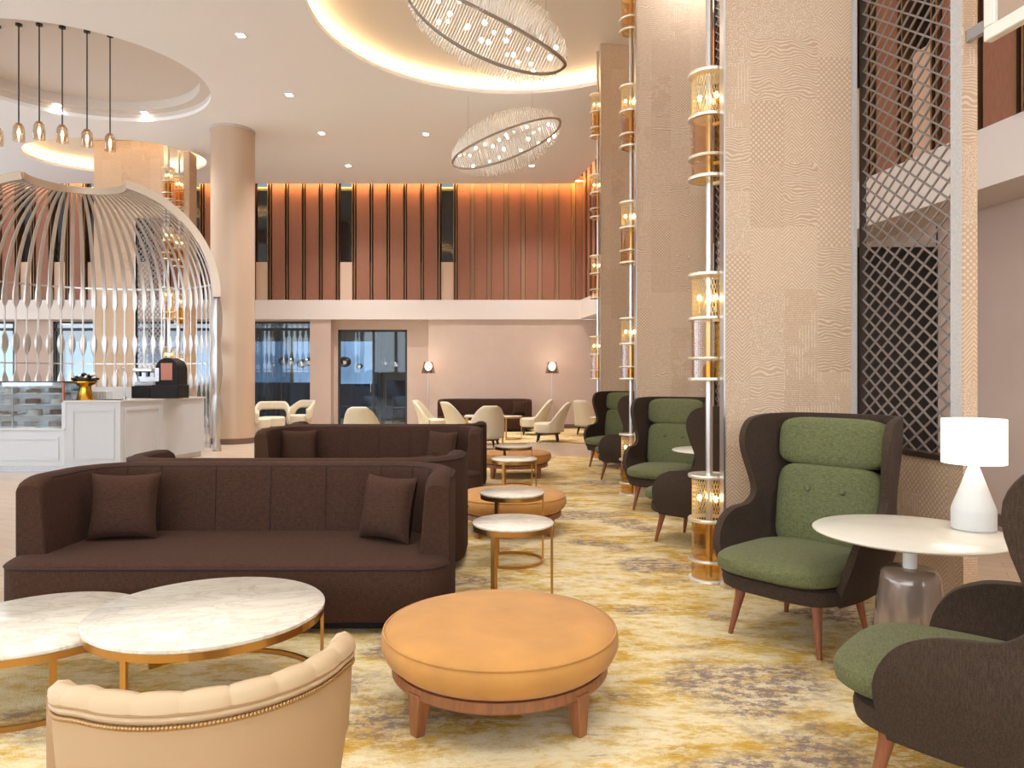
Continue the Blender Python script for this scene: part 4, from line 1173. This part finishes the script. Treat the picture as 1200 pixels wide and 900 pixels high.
def lounge(label, loc, rz, grp='cream lounge chairs in the far seating corner'):
    t = thing('cream_lounge_chair', label, 'armchair', loc, rz, grp)
    b = MB(); b.lathe([(0, .2), (.29, .2), (.315, .22), (.325, .3), (.32, .38), (.29, .41), (0, .42)], n=36, sy=.95); b.build('seat', 'cream_fab', t)
    N_, K = 20, 10; P = []; half = 1.5
    for i in range(-N_, N_ + 1):
        a = half * i / N_; tp = .42 + (.86 - .42) * (1 - sstep(.35, 1.45, abs(a))) ** .8
        P.append([((.315 + .02 * (z - .2)) * math.sin(a), (.30 + .21 * sstep(.3, 1.1, z)) * math.cos(a) * 1.0, z) for z in [.22 + (tp - .22) * j / K for j in range(K + 1)]])
    b = MB(); b.grid(P); b.build('backrest', 'cream_fab', t, solid=-.055, sharp=180)
    b = MB(); b.lathe([(0, .17), (.27, .17), (.27, .2), (0, .2)], n=32); b.build('base', 'darkleg', t)
    for sx in (-1, 1):
        for sy in (-1, 1):
            b = MB(); b.cyl((sx * .19, sy * .19, .18), (sx * .22, sy * .22, 0), .03, .016, 10); b.build('leg', 'darkleg', t)
    return t
g1 = lounge('cream lounge chair on dark legs, right of the far marble side table, facing left', (X(642, 15.7), 15.7, .012), face(-1, .12))
dup(g1, (X(624, 17.6), 17.6, .012), face(-1, .05), 'cream lounge chair behind, just left of the right floor lamp')
dup(g1, (X(508, 17.2), 17.2, .012), face(1, -.1), 'cream lounge chair below the left floor lamp, facing right')
dup(g1, (X(541, 16.3), 16.3, .012), face(.8, .5), 'cream lounge chair in front of the far brown sofa, back to the left')
dup(g1, (X(569, 14.1), 14.1, .012), face(-.25, .97), 'large cream lounge chair seen from behind, right behind the middle sofa arm')
dup(g1, (X(426, 13.6), 13.6, .012), face(0, 1), 'cream lounge chair whose back peeks above the middle sofa, below the glass door')
dup(g1, (X(691, 17.6), 17.6, .012), face(.6, .8), 'cream tub lounge chair near the right wall, behind the farthest lantern pole')
def open_tub(label, loc, rz):
    t = thing('open_back_chair', label, 'armchair', loc, rz, 'open backed cream chairs by the window')
    b = MB(); b.lathe([(0, .22), (.28, .22), (.30, .24), (.31, .42), (.28, .45), (0, .46)], n=32); b.build('seat', 'cream_fab', t)
    P = []
    for i in range(-20, 21):
        a = 1.7 * i / 20; z1 = .82 - .2 * sstep(.7, 1.7, abs(a)); z0 = z1 - .2
        if abs(a) > 1.0: z0 = z0 - (z0 - .3) * sstep(1.0, 1.5, abs(a))
        P.append([(.37 * math.sin(a), .37 * math.cos(a), z0 + (z1 - z0) * j / 4) for j in range(5)])
    b = MB(); b.grid(P); b.build('backrest', 'cream_fab', t, solid=-.05, sharp=180)
    for k in range(4):
        a = PI / 4 + k * PI / 2
        b = MB(); b.cyl((.2 * math.cos(a), .2 * math.sin(a), .23), (.24 * math.cos(a), .24 * math.sin(a), 0), .018, .011, 8); b.build('leg', 'darkleg', t)
    return t
c1 = open_tub('open backed cream chair by the window, nearest to the column', (X(319, 17.6), 17.6, 0), face(.3, -.95))
dup(c1, (X(350, 18.6), 18.6, 0), face(-.6, -.8), 'open backed cream chair at the foot of the pink pillar')
dup(c1, (X(301, 16.95), 16.95, 0), face(.9, .3), 'open backed cream chair mostly hidden behind the round column')

t = thing('lounge_table', 'low cream rectangular table between the far cream lounge chairs and far brown sofa', 'table', (X(568, 15.2), 15.2, .0))
b = MB(); b.box((-.42, -.28, .575), (.42, .28, .61)); b.build('tabletop', 'table_cream', t, bevel=.004)
for sx in (-1, 1):
    for sy in (-1, 1):
        b = MB(); b.box((sx * .38 - .015, sy * .24 - .015, 0), (sx * .38 + .015, sy * .24 + .015, .575)); b.build('leg', 'brass', t)
# floor lamps
def flamp(px, lab):
    t = thing('floor_lamp', lab, 'floor lamp', (X(px, 19.55), 19.55, 0), 0, 'smoky shaded floor lamps on the far wall')
    b = MB(); b.cyl((0, 0, .02), (0, 0, 1.55), .016, n=12); b.build('pole', 'silver', t)
    b = MB(); b.lathe([(0, 0), (.16, 0), (.16, .015), (0, .025)], n=28); b.build('base', 'silver', t)
    b = MB(); b.lathe([(.19, 1.53), (.115, 1.84)], n=28, cap=False); b.build('lamp_shade', 'f3shade', t)
    b = MB(); b.sph((0, 0, 1.72), (.095, .095, .115), 16, 10); b.build('diffuser', 'bulb_white', t)
    l = bpy.data.lights.new('floor_lamp_light', 'POINT'); l.energy = 4; l.color = (1, .85, .66); l.shadow_soft_size = .12
    lo = bpy.data.objects.new('floor_lamp_light', l); COL.objects.link(lo); lo.parent = t; lo.location = (0, 0, 1.9)
flamp(502, 'floor lamp with smoky shade left of the far brown sofa'); flamp(647, 'floor lamp with smoky shade right of the far brown sofa')

# framed panel on a bracket, top right
fx, fy, fz = 2.405, 3.66, Zp(50, 3.66)
t = thing('framed_panel', 'ivory framed panel hanging beside nearest screen at the top right corner', 'frame', (fx, fy, fz), math.atan2(-1, .16))
Lf, Hf, w = 1.3, 1.6, .07
b = MB(); b.box((0, 0, 0), (Lf, .05, w)); b.box((0, 0, Hf - w), (Lf, .05, Hf)); b.box((0, 0, w), (w, .05, Hf - w)); b.box((Lf - w, 0, w), (Lf, .05, Hf - w)); b.build('moulding', 'frame_white', t, bevel=.008)
b = MB(); b.box((w, .02, w), (Lf - w, .03, Hf - w)); b.build('canvas', 'frame_inner', t)
b = MB(); b.box((-.16, .01, .06), (0, .04, .12)); b.build('bracket', 'steel', t)

# ------------------------------------------------------------------ light
w = bpy.data.worlds.new('world'); SC.world = w; w.use_nodes = True
bg = w.node_tree.nodes['Background']; bg.inputs['Color'].default_value = (.78, .89, 1.0, 1); bg.inputs['Strength'].default_value = 5.2
# unseen downlights added out of frame for more light from above
for (x, y) in [(-2.5, 1), (.5, 1), (3, 1), (-2.5, 4), (0, 5.6), (3.2, 4), (-5.5, 4), (-5, 8), (-9, 6), (-12, 8), (-12, 5), (2.2, 8.2)]:
    t = thing('downlight', 'added unseen downlight for light from above', 'downlight', (x, y, CEIL), 0, 'added downlights out of view')
    b = MB(); b.box((-.055, -.055, -.012), (.055, .055, -.001)); b.build('lens', 'down', t)
    l = bpy.data.lights.new('downlight_beam', 'SPOT'); l.energy = 300; l.color = (.97, .98, 1); l.spot_size = 2.3; l.spot_blend = .9; l.shadow_soft_size = .15
    lo = bpy.data.objects.new('downlight_beam', l); COL.objects.link(lo); lo.parent = t; lo.location = (0, 0, -.03)

vs = SC.view_settings
vs.view_transform = 'Standard'; vs.look = 'None'; vs.gamma = 1.0; vs.use_curve_mapping = False; vs.exposure = 0.1
